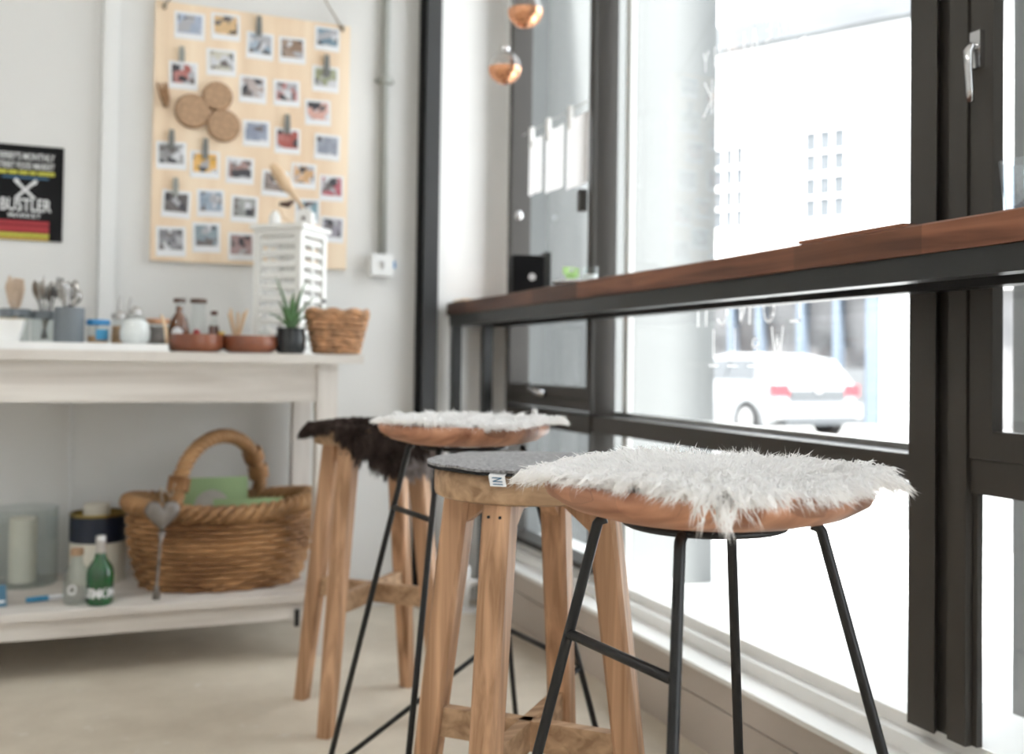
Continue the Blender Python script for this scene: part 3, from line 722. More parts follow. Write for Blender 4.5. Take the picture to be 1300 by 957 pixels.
shaker(150, 3.27, .022, .088, 'brownsugar', .055, 'glass shaker of brown sugar, left of the two with thin metal spouts')
shaker(163, 3.30, .022, .088, 'sugar', .05, 'glass shaker with a metal spout just behind the white pear-shaped one')
shaker(171, 3.19, .040, .098, 'sugar', .075, 'pear-shaped glass shaker full of white sugar with a silver top', prof=[(.034, 0), (.043, .010), (.045, .035), (.038, .065), (.024, .085), (.017, .094), (.017, .098)], spout=False)
# dark jar with copper lid and a wooden stick
p = P(200, 3.28, SL+.0004); t = thing('lidded_jar', p, 'squat dark grey jar with a copper-coloured lid at the right end of the slab', 'jar')
b = MB(); b.lathe([(.032, 0), (.036, .004), (.036, .058), (.031, .064)], n=26); b.build('glass_body', 'clear', t, 40)
b = MB(); b.lathe([(.031, .003), (.034, .006), (.034, .056)], n=26); b.build('contents', 'jarfill', t, 40)
b = MB(); b.lathe([(.0345, .0645), (.037, .066), (.037, .078), (.034, .081)], n=26); b.build('lid', 'copperlid', t, 40)
p = P(210, 3.15, SL+.0005); b = MB(); b.tube([p+Vector((.005, 0, .004)), p+Vector((.0, .015, .05)), p+Vector((-.012, .028, .088))], [.0055, .005, .0045], 8); tag(b.build('wooden_stick', 'skinwood', None, True), 'short wooden stick leaning against the dark jar with the copper lid', 'stick')

# wooden bowls
def bowl(px, Y, r, h, lab):
    p = P(px, Y, TZ+.0004); t = thing('wooden_bowl', p, lab, 'bowl', 'turned wooden bowls on the table')
    b = MB(); b.lathe([(r*.72, 0), (r*.95, h*.2), (r, h*.55), (r*.96, h), (r*.90, h), (r*.92, h*.5), (r*.66, .010)], n=40); b.build('bowl', 'bowl', t, 50)
    return p
b1 = bowl(250, 3.145, .080, .054, 'left reddish-brown turned wooden bowl, in front of the sauce bottles')
b2 = bowl(317, 3.15, .083, .053, 'right reddish-brown turned wooden bowl, in front of the wooden stirrers')
def bottle(px, Y, z, prof, fill, ftop, capr, lab, capm='rustcap', rp=None, label_c=None, lz=.05):
    p = P(px, Y, z); t = thing('sauce_bottle', p, lab, 'bottle')
    b = MB(); b.lathe(prof, n=26); b.build('glass_body', 'clear', t, 40)
    pf = [(a-.0025, max(zz, .002)) for a, zz in prof if zz < ftop]; pf.append((pf[-1][0]*.96, ftop))
    b = MB(); b.lathe(pf, n=26); b.build('sauce', fill, t, 40)
    top = prof[-1][1]
    b = MB(); b.lathe([(capr, top+.0005), (capr, top+.012), (capr-.002, top+.014)], n=22); b.build('cap', capm, t, 40)
    if label_c:
        R_ = max(a for a, _ in prof)+.0009; b = MB(); n = 12; cz_, rz_ = lz
        for i in range(n):
            a0 = -1+2*i/n; a1 = -1+2*(i+1)/n; f0 = math.sqrt(max(0, 1-a0*a0)); f1 = math.sqrt(max(0, 1-a1*a1)); s_ = rz_/R_
            b.quad((R_*math.sin(a0*s_-.25), -R_*math.cos(a0*s_-.25), cz_-f0*rz_), (R_*math.sin(a1*s_-.25), -R_*math.cos(a1*s_-.25), cz_-f1*rz_), (R_*math.sin(a1*s_-.25), -R_*math.cos(a1*s_-.25), cz_+f1*rz_), (R_*math.sin(a0*s_-.25), -R_*math.cos(a0*s_-.25), cz_+f0*rz_))
        b.build('round_label', label_c, t)
    return t
zb_ = TZ+.0004
bottle(227, 3.285, zb_, [(.024, 0), (.032, .012), (.033, .07), (.026, .105), (.013, .125), (.013, .155)], 'amber', .145, .019, 'round-shouldered amber sauce bottle with a round white label behind the left bowl', label_c='paper', lz=(.060, .018))
bottle(251, 3.30, zb_, [(.022, 0), (.026, .01), (.026, .075), (.024, .11), (.020, .13), (.021, .156)], 'paleliq' if 'paleliq' in M else 'sugar', .010, .026, 'clear bottle with a wide dark cap and a red round label behind the left bowl', label_c='redink', lz=(.062, .012))
bottle(271, 3.27, zb_, [(.016, 0), (.019, .008), (.019, .07), (.012, .095), (.008, .108), (.008, .118)], 'darksauce', .085, .011, 'small slim dark sauce bottle, rightmost of the three behind the left bowl', capm='darksauce')
# sticks in the right bowl in a small glass
p = P(300, 3.255, zb_); t = thing('stick_tumbler', p, 'small dark glass tumbler holding wooden stirrers behind the right bowl', 'tumbler')
b = MB(); b.lathe(vessel([(.022, 0), (.025, .004), (.026, .045)]), n=22); b.build('tumbler', 'clear', t, 40)
for i in range(9):
    a = 2*PI*i/9; L = rnd.uniform(.120, .138); le = rnd.uniform(.15, .42); v = Vector((math.sin(le)*math.cos(a)*1.15, math.sin(le)*math.sin(a)*.6, math.cos(le)))
    b = MB(); s_ = p+Vector((-.006*math.cos(a), -.006*math.sin(a), .008)); b.tube([s_, s_+v*L], .0036, 6)
    tag(b.build('wooden_stirrer', 'skinwood', None), 'thin wooden stirrer standing in the small tumbler behind the right bowl', 'stirrer', 'wooden stirrers in the small tumbler')
p = P(336, 3.255, zb_); t = thing('spice_jar', p, 'small clear domed jar behind the right bowl in front of the lantern', 'jar')
b = MB(); b.lathe([(.018, 0), (.021, .004), (.021, .05), (.018, .068), (.008, .078), (.004, .08)], n=22); b.build('glass_body', 'clear', t, 40)
b = MB(); b.lathe([(.0165, .002), (.018, .004), (.018, .03)], n=22); b.build('contents', 'jarfill', t, 40)
p = P(281, 3.145, TZ+.0542); b = MB(); b.lathe([(.008, 0), (.0085, .002), (.0085, .008), (.007, .01)], p, 14)
tag(b.build('yellow_cap', 'gold', None, 40), 'tiny yellow cap lying between the two wooden bowls', 'cap')

# lantern
p = P(367, 3.435, TZ+.0004); LH = .418
t = thing('slatted_lantern', p, 'tall white slatted wooden lantern on the table in front of the photo board', 'lantern', rz=R(-39))
s_ = .078
for sx_ in (-1, 1):
    for sy_ in (-1, 1):
        b = MB(); b.box((sx_*s_-.011, sy_*s_-.011, 0), (sx_*s_+.011, sy_*s_+.011, LH)); b.bevel(.001); b.build('corner_post', 'trimwhite', t)
b = MB(); b.box((-s_-.008, -s_-.008, .0005), (s_+.008, s_+.008, .018)); b.build('base_board', 'trimwhite', t)
b = MB(); b.box((-s_-.022, -s_-.022, LH+.0005), (s_+.022, s_+.022, LH+.016)); b.box((-s_-.012, -s_-.012, LH-.02), (s_+.012, s_+.012, LH)); b.bevel(.002); b.build('top_board', 'trimwhite', t)
for i in range(4):
    b = MB(); n = 10
    for j in range(n):
        z = .035+j*(LH-.075)/(n-1); b.box((-s_+.012, -s_-.004, z-.011), (s_-.012, -s_+.002, z+.010), Matrix.Rotation(R(-28), 3, 'X'))
    if i % 2: b.box((-.006, -s_-.008, .03), (.006, -s_-.003, LH-.04))
    po = b.build('slatted_panel', 'trimwhite', t, xf=Matrix.Rotation(i*PI/2, 4, 'Z'))
    if i == 1:
        b = MB(); b.lathe([(.003, 0), (.007, .004), (.007, .010), (.003, .014)], n=12); b.build('knob', 'steel', po, 40, xf=Matrix.Translation((s_+.011, s_-.015, .185)) @ Matrix.Rotation(PI/2, 4, 'Y'))
LT = TZ+LH+.0168
# objects on the lantern top
q = onY(357, 226, 3.43); b = MB()
rings = []
for i in range(9):
    f_ = i/8; w = .022*math.sin(PI*(.12+.80*f_))**.5; rings.append([(w*math.cos(a), w*.55*math.sin(a), -.055+.11*f_) for a in [2*PI*j/12 for j in range(12)]])
b.loft(rings); b.tube([(0, 0, -.054), (.004, 0, -.09), (.002, .0, -.14), (-.01, 0, -.186)], [.009, .007, .007, .008], 8)
o = b.build('wooden_scoop', 'skinwood', None, True, xf=Matrix.Translation(q) @ Matrix.Rotation(R(-36), 4, 'Y')); tag(o, 'tilted pale wooden scoop propped up on top of the white lantern', 'scoop')
p = Vector((onY(388, 280, 3.42).x, 3.42, LT+.0003)); t = thing('wooden_house', p, 'small white wooden house block on the lantern top', 'ornament', rz=R(-30))
b = MB(); b.prism([(-.027, -.02, 0), (.027, -.02, 0), (.027, -.02, .05), (0, -.02, .066), (-.027, -.02, .05)], (0, .04, 0)); b.build('block', 'white', t)
b = MB(); b.box((-.006, -.0215, .022), (.006, -.0203, .036)); b.build('tiny_window', 'rustcap', t)
p = Vector((onY(349, 280, 3.42).x, 3.42, LT+.0003)); b = MB(); b.lathe([(.018, 0), (.021, .01), (.019, .032), (.012, .044), (.009, .05)], p, 20)
tag(b.build('white_vase', 'white', None, 40), 'tiny white vase at the left end of the lantern top under the scoop', 'vase')
b = MB(); c0 = Vector((onY(369, 270, 3.40).x, 3.41, LT+.004)); b.tube([c0+Vector((-.035, 0, .07)), c0+Vector((-.01, -.012, .066)), c0+Vector((.008, -.012, .082))], [.007, .012, .006], 8)
tag(b.build('dark_clip', 'rustcap', None, True), 'dark brown clip under the wooden scoop on the lantern', 'clip')
b = MB(); b.tube([c0+Vector((-.04, -.03, .055)), c0+Vector((-.03, -.036, .022)), c0+Vector((0, -.04, .001)), c0+Vector((.035, -.04, -.001)), c0+Vector((.075, -.03, .0)), c0+Vector((.095, -.02, .0))], .0032, 6)
tag(b.build('leather_cord', 'skinwood', None, True), 'loop of tan cord draped across the lantern top', 'cord')

# aloe in a black pot
p = P(369, 3.14, TZ+.0004); t = thing('potted_aloe', p, 'small green aloe plant in a glossy black pot before the lantern', 'plant')
b = MB(); b.lathe([(.036, 0), (.044, .01), (.046, .045), (.043, .072), (.046, .080), (.041, .080), (.038, .06), (.03, .045)], n=30); b.build('pot', 'blackpot', t, 50)
b = MB(); b.lathe([(.038, .058), (.037, .066), (.01, .070)], n=20); b.build('soil', 'soil', t, 50)
for i, (az, le, L, w) in enumerate(((3.0, .24, .185, .018), (.2, .24, .180, .018), (3.9, .5, .11, .014), (5.8, .50, .14, .014), (1.4, .4, .13, .014), (0.1, .85, .16, .010), (4.7, .25, .13, .014), (3.1, .75, .10, .012))):
    b = MB(); rings = []
    for j in range(9):
        f_ = j/8; a_ = le*(.5+.7*f_); pos = Vector((math.cos(az)*math.sin(a_)*L*f_, math.sin(az)*math.sin(a_)*L*f_, .066+math.cos(a_)*L*f_))
        rad = 1.25*w*(1-f_)**.8+.0006; ux = Vector((-math.sin(az), math.cos(az), 0)); uy = Vector((math.cos(az)*.5, math.sin(az)*.5, -.4))
        rings.append([pos+ux*(rad*math.cos(a))+uy*(rad*.6*math.sin(a)) for a in [2*PI*q_/8 for q_ in range(8)]])
    b.loft(rings); b.build('leaf', 'aloe', t, True)

# small hyacinth basket
def weave(prof, n, amp, rad, flat_=.6, sx=1, sy=1, rows=None, sq=0):
    b = MB()
    for j, (r, z) in enumerate(prof):
        pts = []
        N = n*4
        for i in range(N):
            a = 2*PI*i/N; rr = r+amp*math.sin(n*a/1.0+(PI if j % 2 else 0))
            c_, s__ = math.cos(a), math.sin(a)
            if sq: m_ = (abs(c_)**sq+abs(s__)**sq)**(-1/sq); c_, s__ = c_*m_, s__*m_
            pts.append((rr*c_*sx, rr*s__*sy, z))
        b.tube(pts, rad, 6, True, flat_)
    return b
p = P(427, 3.165, TZ+.0004); t = thing('hyacinth_basket', p, 'small tapered water hyacinth basket at the right end of the table', 'basket', rz=R(-8))
rows = 7; prof = [(.060+.022*j/(rows-1), .012+.105*j/(rows-1)) for j in range(rows)]
weave(prof, 9, .006, .0095, .7, 1.1, .8, sq=4).build('woven_body', 'hyacinth', t, True)
b = MB(); b.lathe([(.057, .001), (.062, .03), (.074, .10)], n=32, sx=1.12, sy=.82, caps=False); o = b.build('lining', 'bark', t, True)
b = MB(); pts = []
for i in range(60):
    a = 2*PI*i/60; c_, s__ = math.cos(a), math.sin(a); m_ = (abs(c_)**4+abs(s__)**4)**(-.25); pts.append((.085*c_*m_*1.1, .085*s__*m_*.8, .133+.0045*math.sin(a*10)))
b.tube(pts, .011, 8, True, .8); b.build('rim', 'hyacinth', t, True)
b = MB(); b.box((-.065, -.045, .004), (.065, .045, .006)); b.build('base', 'bark', t)

# ------------------------------------------------------------------ shelf under the table
def S(px, Y): q = onY(px, 740, Y); return Vector((q.x, Y, SZ+.0004))
# glass hurricane with pillar candle
p = S(28, 3.45)
t = thing('glass_hurricane', p, 'wide clear glass cylinder on the shelf around a cream candle, at the left edge', 'vase')
b = MB(); b.lathe(vessel([(.098, 0), (.101, .006), (.101, .235)], .003), n=40); b.build('cylinder', 'clear', t, 40)
b = MB(); b.lathe([(.040, 0), (.040, .195), (.034, .198), (.030, .192), (.003, .190)], p+Vector((0, 0, .0065)), 28)
tag(b.build('pillar_candle', 'wax', None, 40), 'tall cream pillar candle inside the wide glass cylinder', 'candle')
# navy tin
p = S(123, 3.44); t = thing('tin_canister', p, 'open round tin, navy above and cream below with a gold rim, behind the green bottle', 'tin')
b = MB(); b.lathe([(.083, 0), (.084, .003), (.084, .125)], n=36); b.build('cream_body', 'wax', t, 40)
b = MB(); b.lathe([(.0845, .1255), (.0845, .205), (.081, .206), (.080, .126)], n=36); b.build('navy_band', 'navy', t, 40)
b = MB(); b.lathe([(.086, .2065), (.087, .210), (.086, .214), (.080, .214), (.078, .16)], n=36, caps=False); b.build('gold_rim', 'tingold', t, 40)
b = MB(); b.lathe([(.040, 0), (.040, .112), (.036, .116), (.003, .114)], p+Vector((-.005, 0, .1264)), 26)
tag(b.build('short_candle', 'wax', None, 40), 'short cream candle standing in the navy tin', 'candle')
# green bottle, lettered
p = S(127, 3.10); t = thing('green_bottle', p, 'small green glass bottle with white lettering and silver capped neck on the shelf', 'bottle')
b = MB(); b.lathe([(.032, 0), (.037, .006), (.037, .090), (.032, .108), (.018, .128), (.0135, .145)], n=30); b.build('glass_body', 'greenglass', t, 40)
b = MB(); b.lathe([(.0140, .1455), (.0135, .175), (.0145, .176), (.0145, .192), (.012, .195)], n=22); b.build('foil_neck', 'brushed', t, 40)
text(t, "LEMON", .0, .022, .028, .105, 'ink', bold=.05, bend=.0376)
p = S(97, 3.13); t = thing('clear_bottle', p, 'empty clear glass bottle with white lettering, left of the green bottle', 'bottle')
b = MB(); b.lathe(vessel([(.031, 0), (.036, .006), (.036, .080), (.032, .095), (.018, .112), (.015, .135)], .002), n=30); b.build('glass_body', 'clear', t, 40)
text(t, "O", -.010, .030, .030, .026, 'ink', bold=.04, bend=.0366)
b = MB(); b.lathe([(.0155, .1355), (.018, .137), (.018, .155), (.0155, .157)], n=20); b.build('cork', 'cork', t, 40)
# booklets and pen
q = onZ(2, 748, SZ); t = thing('blue_booklet', (q.x-.02, min(q.y, 3.20)-.03, SZ+.0004), 'dark blue booklet standing folded open at the left end of the shelf', 'booklet', rz=R(12))
for s__ in (-1, 1):
    b = MB(); b.loft([[(-.05, s__*.035, 0), (.05, s__*.035, 0), (.05, s__*.037, 0), (-.05, s__*.037, 0)], [(-.05, 0, .055), (.05, 0, .055), (.05, .002, .055), (-.05, .002, .055)]]); b.build('cover', 'bluecard', t)
b = MB(); b.box((-.045, -.03, .001), (.045, .03, .016)); b.build('pages', 'paper', t)
a_ = onZ(33, 762, SZ+.008); c_ = onZ(80, 757, SZ+.008)
t = thing('blue_pen', (a_.x, a_.y, SZ+.0085), 'light blue and white pen lying near the shelf edge', 'pen')
d_ = c_-a_; d_.z = 0
b = MB(); b.tube([(0, 0, 0), (d_.x*.6, d_.y*.6, 0)], .0075, 10); b.build('barrel', 'bluepale' if 'bluepale' in M else 'bluelabel', t, 40)
b = MB(); b.tube([(d_.x*.61, d_.y*.61, 0), (d_.x*.95, d_.y*.95, 0), (d_.x, d_.y, 0)], [.008, .008, .004], 10); b.build('cap', 'paper', t, 40)

# big wicker basket
p = S(281, 3.29)
BR, BRb, BHh = .292, .250, .255
t = thing('wicker_basket', p, 'large oval wicker basket with an arched handle on the lower shelf', 'basket')
SYB = .66
rows = 14
def rad_at(f_): return BRb+(BR-BRb)*(1-(1-f_)**2.4)-.014
prof = [(rad_at(j/(rows-1)), .008+(BHh-.03)*j/(rows-1)) for j in range(rows)]
weave(prof, 18, .0085, .0082, .75, 1, SYB).build('woven_side', 'wicker', t, True)
b = MB(); b.lathe([(rad_at(z)-.004, .004+(BHh-.03)*z) for z in (0, .2, .4, .6, .8, 1)], n=48, sy=SYB, caps=False); b.build('inner_wall', 'bark', t, True)
b = MB(); b.lathe([(rad_at(0)-.006, .0005), (rad_at(0)-.006, .007)], n=48, sy=SYB); b.build('base', 'bark', t)
def rope(path, n_str, r_off, r_s, turns, closed, mt, name, par):
    """twisted strands along path(f)->(pos, a, b)"""
    b = MB(); N = int(turns*10)
    for s_ in range(n_str):
        pts = []
        for i in range(N+(0 if closed else 1)):
            f_ = i/N; pos, A, B_ = path(f_); ph = 2*PI*(turns*f_+s_/n_str)
            pts.append(pos+A*(r_off*math.cos(ph))+B_*(r_off*math.sin(ph)))
        b.tube(pts, r_s, 6, closed)
    return b.build(name, mt, par, True)
def rim_path(f_):
    a = 2*PI*f_; e = Vector((math.cos(a), math.sin(a)*SYB, 0)); nn = Vector((math.cos(a), math.sin(a)/SYB, 0)).normalized()
    return e*(BR-.012)+Vector((0, 0, BHh-.004+.012*math.cos(2*a))), nn, Vector((0, 0, 1))
rope(rim_path, 3, .017, .0125, 18, True, 'wickerlight', 'braided_rim', t)
hA = Vector((-.150, -.150, BHh-.01)); hB = Vector((.135, .160, BHh-.01))
def hpath(f_):
    a = PI*f_; c_ = (hA+hB)/2; hx = (hA-hB)/2
    pos = c_+hx*math.cos(a)+Vector((0, 0, .215*math.sin(a)**.8)); T = (-hx*math.sin(a)+Vector((0, 0, .24*math.cos(a)))).normalized()
    S_ = Vector((-hx.y, hx.x, 0)).normalized(); return pos, S_, T.cross(S_)
rope(hpath, 3, .013, .0115, 9, False, 'wickerlight', 'handle', t)
for k_, f_ in ((0, .10), (1, .90), (2, .80)):
    pos, A, B_ = hpath(f_); b = MB()
    T = A.cross(B_)
    for j in range(6): 
        cc = pos+T*(j-2.5)*.007; b.tube([cc+A*(.030*math.cos(w))+B_*(.030*math.sin(w)) for w in [2*PI*q_/14 for q_ in range(14)]], .004, 5, True)
    b.build('cane_binding', 'wicker', t, True)
# cards in the basket
def slab_at(c, w, d, h, mt, name, lab, cat, rx=0, rz=0, group=None):
    b = MB(); b.box((-w/2, -d/2, 0), (w/2, d/2, h)); b.bevel(min(w, d, h)*.1, 1)
    o = b.build(name, mt, None); o.location = c; me = o.data
    # re-centre on own base
    o.rotation_euler = (rx, 0, rz); return tag(o, lab, cat, group)
slab_at(p+Vector((-.03, .085, .16)), .24, .004, .16, 'greencard', 'green_folder', 'pale green folder standing at the back inside the big wicker basket', 'folder', R(-6), R(4))
slab_at(p+Vector((.08, -.02, .15)), .22, .004, .115, 'greencard', 'green_card', 'lower green card leaning inside the right half of the wicker basket', 'card', R(-20), R(-3))
b = MB(); b.lathe([(.055, 0), (.055, .006)], n=28); o = b.build('round_mat', 'greypaper', None, xf=Matrix.Rotation(R(80), 4, 'X')); o.location = p+Vector((-.03, .050, .175)); tag(o, 'grey speckled round disc standing in the wicker basket before the green folder', 'disc')
# heart ornament hanging from the handle
hp = onY(206, 655, 3.055); t = thing('heart_ornament', hp, 'pewter heart on a long stem hanging from the basket handle', 'ornament')
b = MB(); rings = []
N = 28
def hpt(a): return 16*math.sin(a)**3/16, (13*math.cos(a)-5*math.cos(2*a)-2*math.cos(3*a)-math.cos(4*a))/16
for (sc_, yy) in ((.55, -.013), (.85, -.009), (1, 0), (.85, .009), (.55, .013)):
    rings.append([(.050*sc_*hpt(2*PI*i/N)[0], yy, .052*sc_*hpt(2*PI*i/N)[1]+.006) for i in range(N)])
b.loft(rings); b.build('heart', 'pewter', t, True)
zb2 = SZ-.0-hp.z
b = MB(); b.tube([(0, 0, -.045), (-.004, 0, -.08), (-.009, 0, -.16), (-.011, 0, zb2+.055), (-.012, 0, zb2+.045), (-.012, 0, zb2+.012)], [.011, .0045, .004, .004, .007, .012], 10); b.build('stem', 'pewter', t, True)
ha = hpath(.08)[0]+p-hp
b = MB(); b.tube([(0, 0, .035), (-.006, .0, .08), ha+Vector((-.02, -.03, -.02)), ha+Vector((-.01, -.026, .02))], .0028, 6); b.build('ribbon', 'rope', t, True)

# ------------------------------------------------------------------ wall bar
BX0, BX1 = 1.157, 1.385; BZ0, BZ1 = 1.080, 1.126; BY1 = 3.585; BY0 = -1.2
t = thing('window_bar', ((BX0+BX1)/2, 1.2, 0), 'long walnut plank bar on a black steel frame along the shop window', 'bar counter')
tO = t.location.copy()
# plank with a gently uneven front edge
b = MB(); N = 60; rings = []
for i in range(N+1):
    y = BY0+(BY1-BY0)*i/N; w_ = .0015*math.sin(y*7)+.001*math.sin(y*17+1); zt = BZ1+.0012*math.sin(y*5+2)
    rings.append([Vector(q_)-tO for q_ in ((BX0+w_, y, BZ0), (BX1, y, BZ0), (BX1, y, zt), (BX0+w_+.003, y, zt), (BX0+w_, y, zt-.003))])
b.loft(rings); b.build('plank', 'barwood', t)
def bl(lo, hi, name, mt='barsteel', bev=.002):
    b = MB(); b.box(Vector(lo)-tO, Vector(hi)-tO)
    if bev: b.bevel(bev)
    return b.build(name, mt, t)
bl((BX0+.008, BY0, 1.040), (BX0+.048, BY1-.01, BZ0-.0005), 'front_rail')
bl((BX1-.05, BY0, 1.040), (BX1-.01, BY1-.01, BZ0-.0005), 'back_rail')
bl((BX0+.0485, BY1-.05, 1.040), (BX1-.0505, BY1-.012, BZ0-.0005), 'end_rail')
yl_ = BY1-.05
bl((BX0+.010, yl_, 0), (BX0+.045, yl_+.035, 1.0395), 'leg'); 
xb_ = onY(620, 460, yl_).x
bl((xb_-.018, yl_, 0), (xb_+.018, yl_+.035, 1.0395), 'leg')
b = MB(); b.box(Vector((BX0+.052, BY0, BZ0-.012))-tO, Vector((BX1-.054, BY1-.055, BZ0-.0005))-tO); b.build('under_board', 'barwood', t)
# things on the bar
q = onX(1018, 293, BX0+.012); q2 = onX(1152, 283, BX0+.012)
t = thing('menu_board', (BX0+.07, (q.y+q2.y)/2, BZ1+.0016), 'thin brown wooden board lying on the bar before the big window', 'board')
w = abs(q.y-q2.y)
b = MB(); b.box((-.066, -w/2, .0), (.05, w/2, .006)); b.bevel(.002); b.build('board', 'barwood', t)
b = MB(); b.box((-.052, -w/2+.03, .0062), (.04, w/2-.06, .009)); b.build('clip_plate', 'barwood', t)
q = onX(672, 330, 1.26)
t = thing('napkin_box', (1.255, onX(672, 340, 1.255).y, BZ1+.0014), 'black napkin box with a small pale round mark standing on the bar', 'napkin box', rz=R(-12))
b = MB(); b.box((-.062, -.05, 0), (.040, .05, .125)); b.bevel(.002); b.build('box', 'black', t)
b = MB(); b.box((.0405, -.05, 0), (.062, .05, .137)); b.bevel(.002); b.build('back_panel', 'greyenamel' if False else 'barsteel', t)
b = MB(); b.lathe([(.012, 0), (.012, .001)], n=20); b.build('round_mark', 'paper', t, xf=Matrix.Translation((.0, -.0512, .055)) @ Matrix.Rotation(R(90), 4, 'X'))
q = onX(738, 340, 1.27)
t = thing('saucer', (1.27, q.y, BZ1+.0014), 'white saucer on the bar by the dark mullion, carrying a plant and a glass', 'saucer')
b = MB(); b.lathe([(.04, 0), (.075, .010), (.090, .014), (.086, .016), (.04, .006)], n=36); b.build('dish', 'white', t, 50)
t = thing('mini_plant', (1.25, q.y+.028, BZ1+.0082), 'tiny pale green plant in a low white pot on the saucer', 'plant')
b = MB(); b.lathe([(.020, 0), (.030, .018), (.026, .018), (.018, .006)], n=22); b.build('pot', 'white', t, 50)
b = MB()
for i in range(46):
    a = rnd.uniform(0, 2*PI); r_ = rnd.uniform(.004, .024); h_ = rnd.uniform(.022, .050); v = Vector((r_*math.cos(a), r_*math.sin(a), h_)); w_ = .005
    b.quad(v, v+Vector((w_, w_*.4, .003)), v+Vector((w_*1.3, w_, .009)), v+Vector((-.001, w_, .005)))
    b.tube([(r_*.2*math.cos(a), r_*.2*math.sin(a), .012), v], .0006, 3)
b.build('foliage', 'sprig', t)
t = thing('small_glass', (1.28, q.y-.042, BZ1+.0082), 'small white-frosted tea light glass on the saucer', 'glass')
b = MB(); b.lathe(vessel([(.018, 0), (.022, .004), (.024, .052)], .002), n=22); b.build('tumbler', 'clear', t, 40)
b = MB(); b.lathe([(.017, .003), (.0195, .005), (.021, .030)], n=20); b.build('wax_fill', 'sugar', t, 40)
q = onX(1301, 225, 1.30); t = thing('drinking_glass', (1.30, q.y, BZ1+.0014), 'clear ribbed drinking glass standing on the bar by the right casement', 'glass')
b = MB(); n = 40; pf = vessel([(.026, 0), (.028, .005), (.037, .098)], .003)
rings = [[((r+(.0012*math.cos(12*2*PI*i/n) if .01 < z < .08 else 0))*math.cos(2*PI*i/n), (r+(.0012*math.cos(12*2*PI*i/n) if .01 < z < .08 else 0))*math.sin(2*PI*i/n), z) for i in range(n)] for r, z in pf]
b.loft(rings); b.build('tumbler', glass('tumbler_glass', (.82, .86, .90), .30), t, 40)
q = onX(582, 370, 1.20); b = MB(); b.box((1.175, BY1-.15, BZ1+.0014), (1.26, BY1-.02, BZ1+.010)); b.bevel(.002)
tag(b.build('wooden_coaster', 'skinwood', None), 'pale wooden coaster at the far end of the bar by the corner', 'coaster')

# ------------------------------------------------------------------ hanging copper-dipped globes
def globe(px, py, dist, r, lab):
    c_ = onD(px, py, dist)
    t = thing('hanging_globe', c_, lab, 'ornament', 'copper-dipped glass globes hanging from the ceiling')
    def arc(a0, a1, rr, n=10): return [(max(rr*math.cos(a0+(a1-a0)*i/n), .001), rr*math.sin(a0+(a1-a0)*i/n)) for i in range(n+1)]
    b = MB(); b.lathe(arc(R(-2), R(74), r) , n=36, caps=False); g = b.build('glass_upper', glass('globe_glass', (.93, .93, .92), .16), t, True)
    b = MB(); b.lathe(arc(R(-89), R(-2), r*1.002), n=36, caps=False); b.build('copper_bowl', 'copper', t, True)
    b = MB(); b.lathe([(r*.27, r*.96), (r*.27, r*1.25), (r*.12, r*1.3), (.002, r*1.31)], n=18); b.build('cap', 'chrome', t, 40)
    b = MB(); b.tube([(0, 0, r*1.3), (0, 0, CEIL-c_.z)], .0012, 5); b.build('cord', 'brushed', t)
    b = MB(); b.lathe([(r*.2, -r*.8), (r*.25, -r*.78), (r*.25, -r*.45), (.002, -r*.42)], n=16); b.build('tea_light', 'wax', t, 40)
globe(641, 86, 3.0, .050, 'lower glass globe with a copper-dipped base, hanging left of the narrow window')
globe(667, 13, 2.9, .052, 'upper glass globe with a copper-dipped base, cut by the top picture edge')

# ------------------------------------------------------------------ stools
def metal_stool(c, rz, lab):
    t = thing('metal_stool', (c[0], c[1], 0), lab, 'stool', 'metal rod stools with dished wooden seats', rz=rz)
    RS = .176
    b = MB(); b.lathe([(.001, .7345), (.07, .7345), (.115, .738), (.150, .747), (RS-.004, .760), (RS, .768), (RS-.001, .776), (RS-.006, .779), (RS-.016, .777), (.11, .766), (.05, .762), (.001, .762)], n=64, caps=False)
    b.build('seat', 'seatwood', t, True)
    top = [(-.09, .07), (-.09, -.07), (.10, -.07), (.10, .07)]; bot = [(-.22, .20), (-.22, -.20), (.255, -.20), (.255, .20)]
    def at(i, z):
        f_ = 1-(z/.735); return Vector((top[i][0]+(bot[i][0]-top[i][0])*f_, top[i][1]+(bot[i][1]-top[i][1])*f_, z))
    for i in range(4):
        p0 = at(i, .0); p1 = at(i, .722); inn = Vector((-top[i][0], -top[i][1], 0)).normalized()
        b = MB(); b.tube([p0+Vector((0, 0, .001)), at(i, .35), at(i, .70), at(i, .724), at(i, .728)+inn*.002, at(i, .7305)+inn*.008], .0060, 10); lg = b.build('leg', 'steel', t, True)
        b = MB(); b.lathe([(.0085, 0), (.0085, .012), (.007, .014)], (p0.x, p0.y, 0), 12); b.build('foot_cap', 'felttrim', lg, 40)
    b = MB(); b.tube([(.086*math.cos(2*PI*i/36), .086*math.sin(2*PI*i/36), .7300) for i in range(36)], .0043, 8, True); b.build('seat_ring', 'steel', t, True)
    def bar(a, za, c_, zc, nm):
        b = MB(); b.tube([at(a, za), at(c_, zc)], .0056, 10); b.build(nm, 'steel', t, True)
    bar(0, .60, 1, .60, 'upper_crossbar'); bar(3, .30, 2, .30, 'footrest'); bar(3, .295, 0, .04, 'diagonal_brace'); bar(2, .295, 1, .05, 'diagonal_brace')
    return t
M1 = (.602, .938); M2 = (.666, 1.935)
metal_stool(M1, R(7.7), 'black rod stool closest to the camera, its reddish wood seat under the biggest white sheepskin')
metal_stool(M2, R(7.7), 'black rod stool with dished reddish wood seat, standing between the two pale wooden stools')

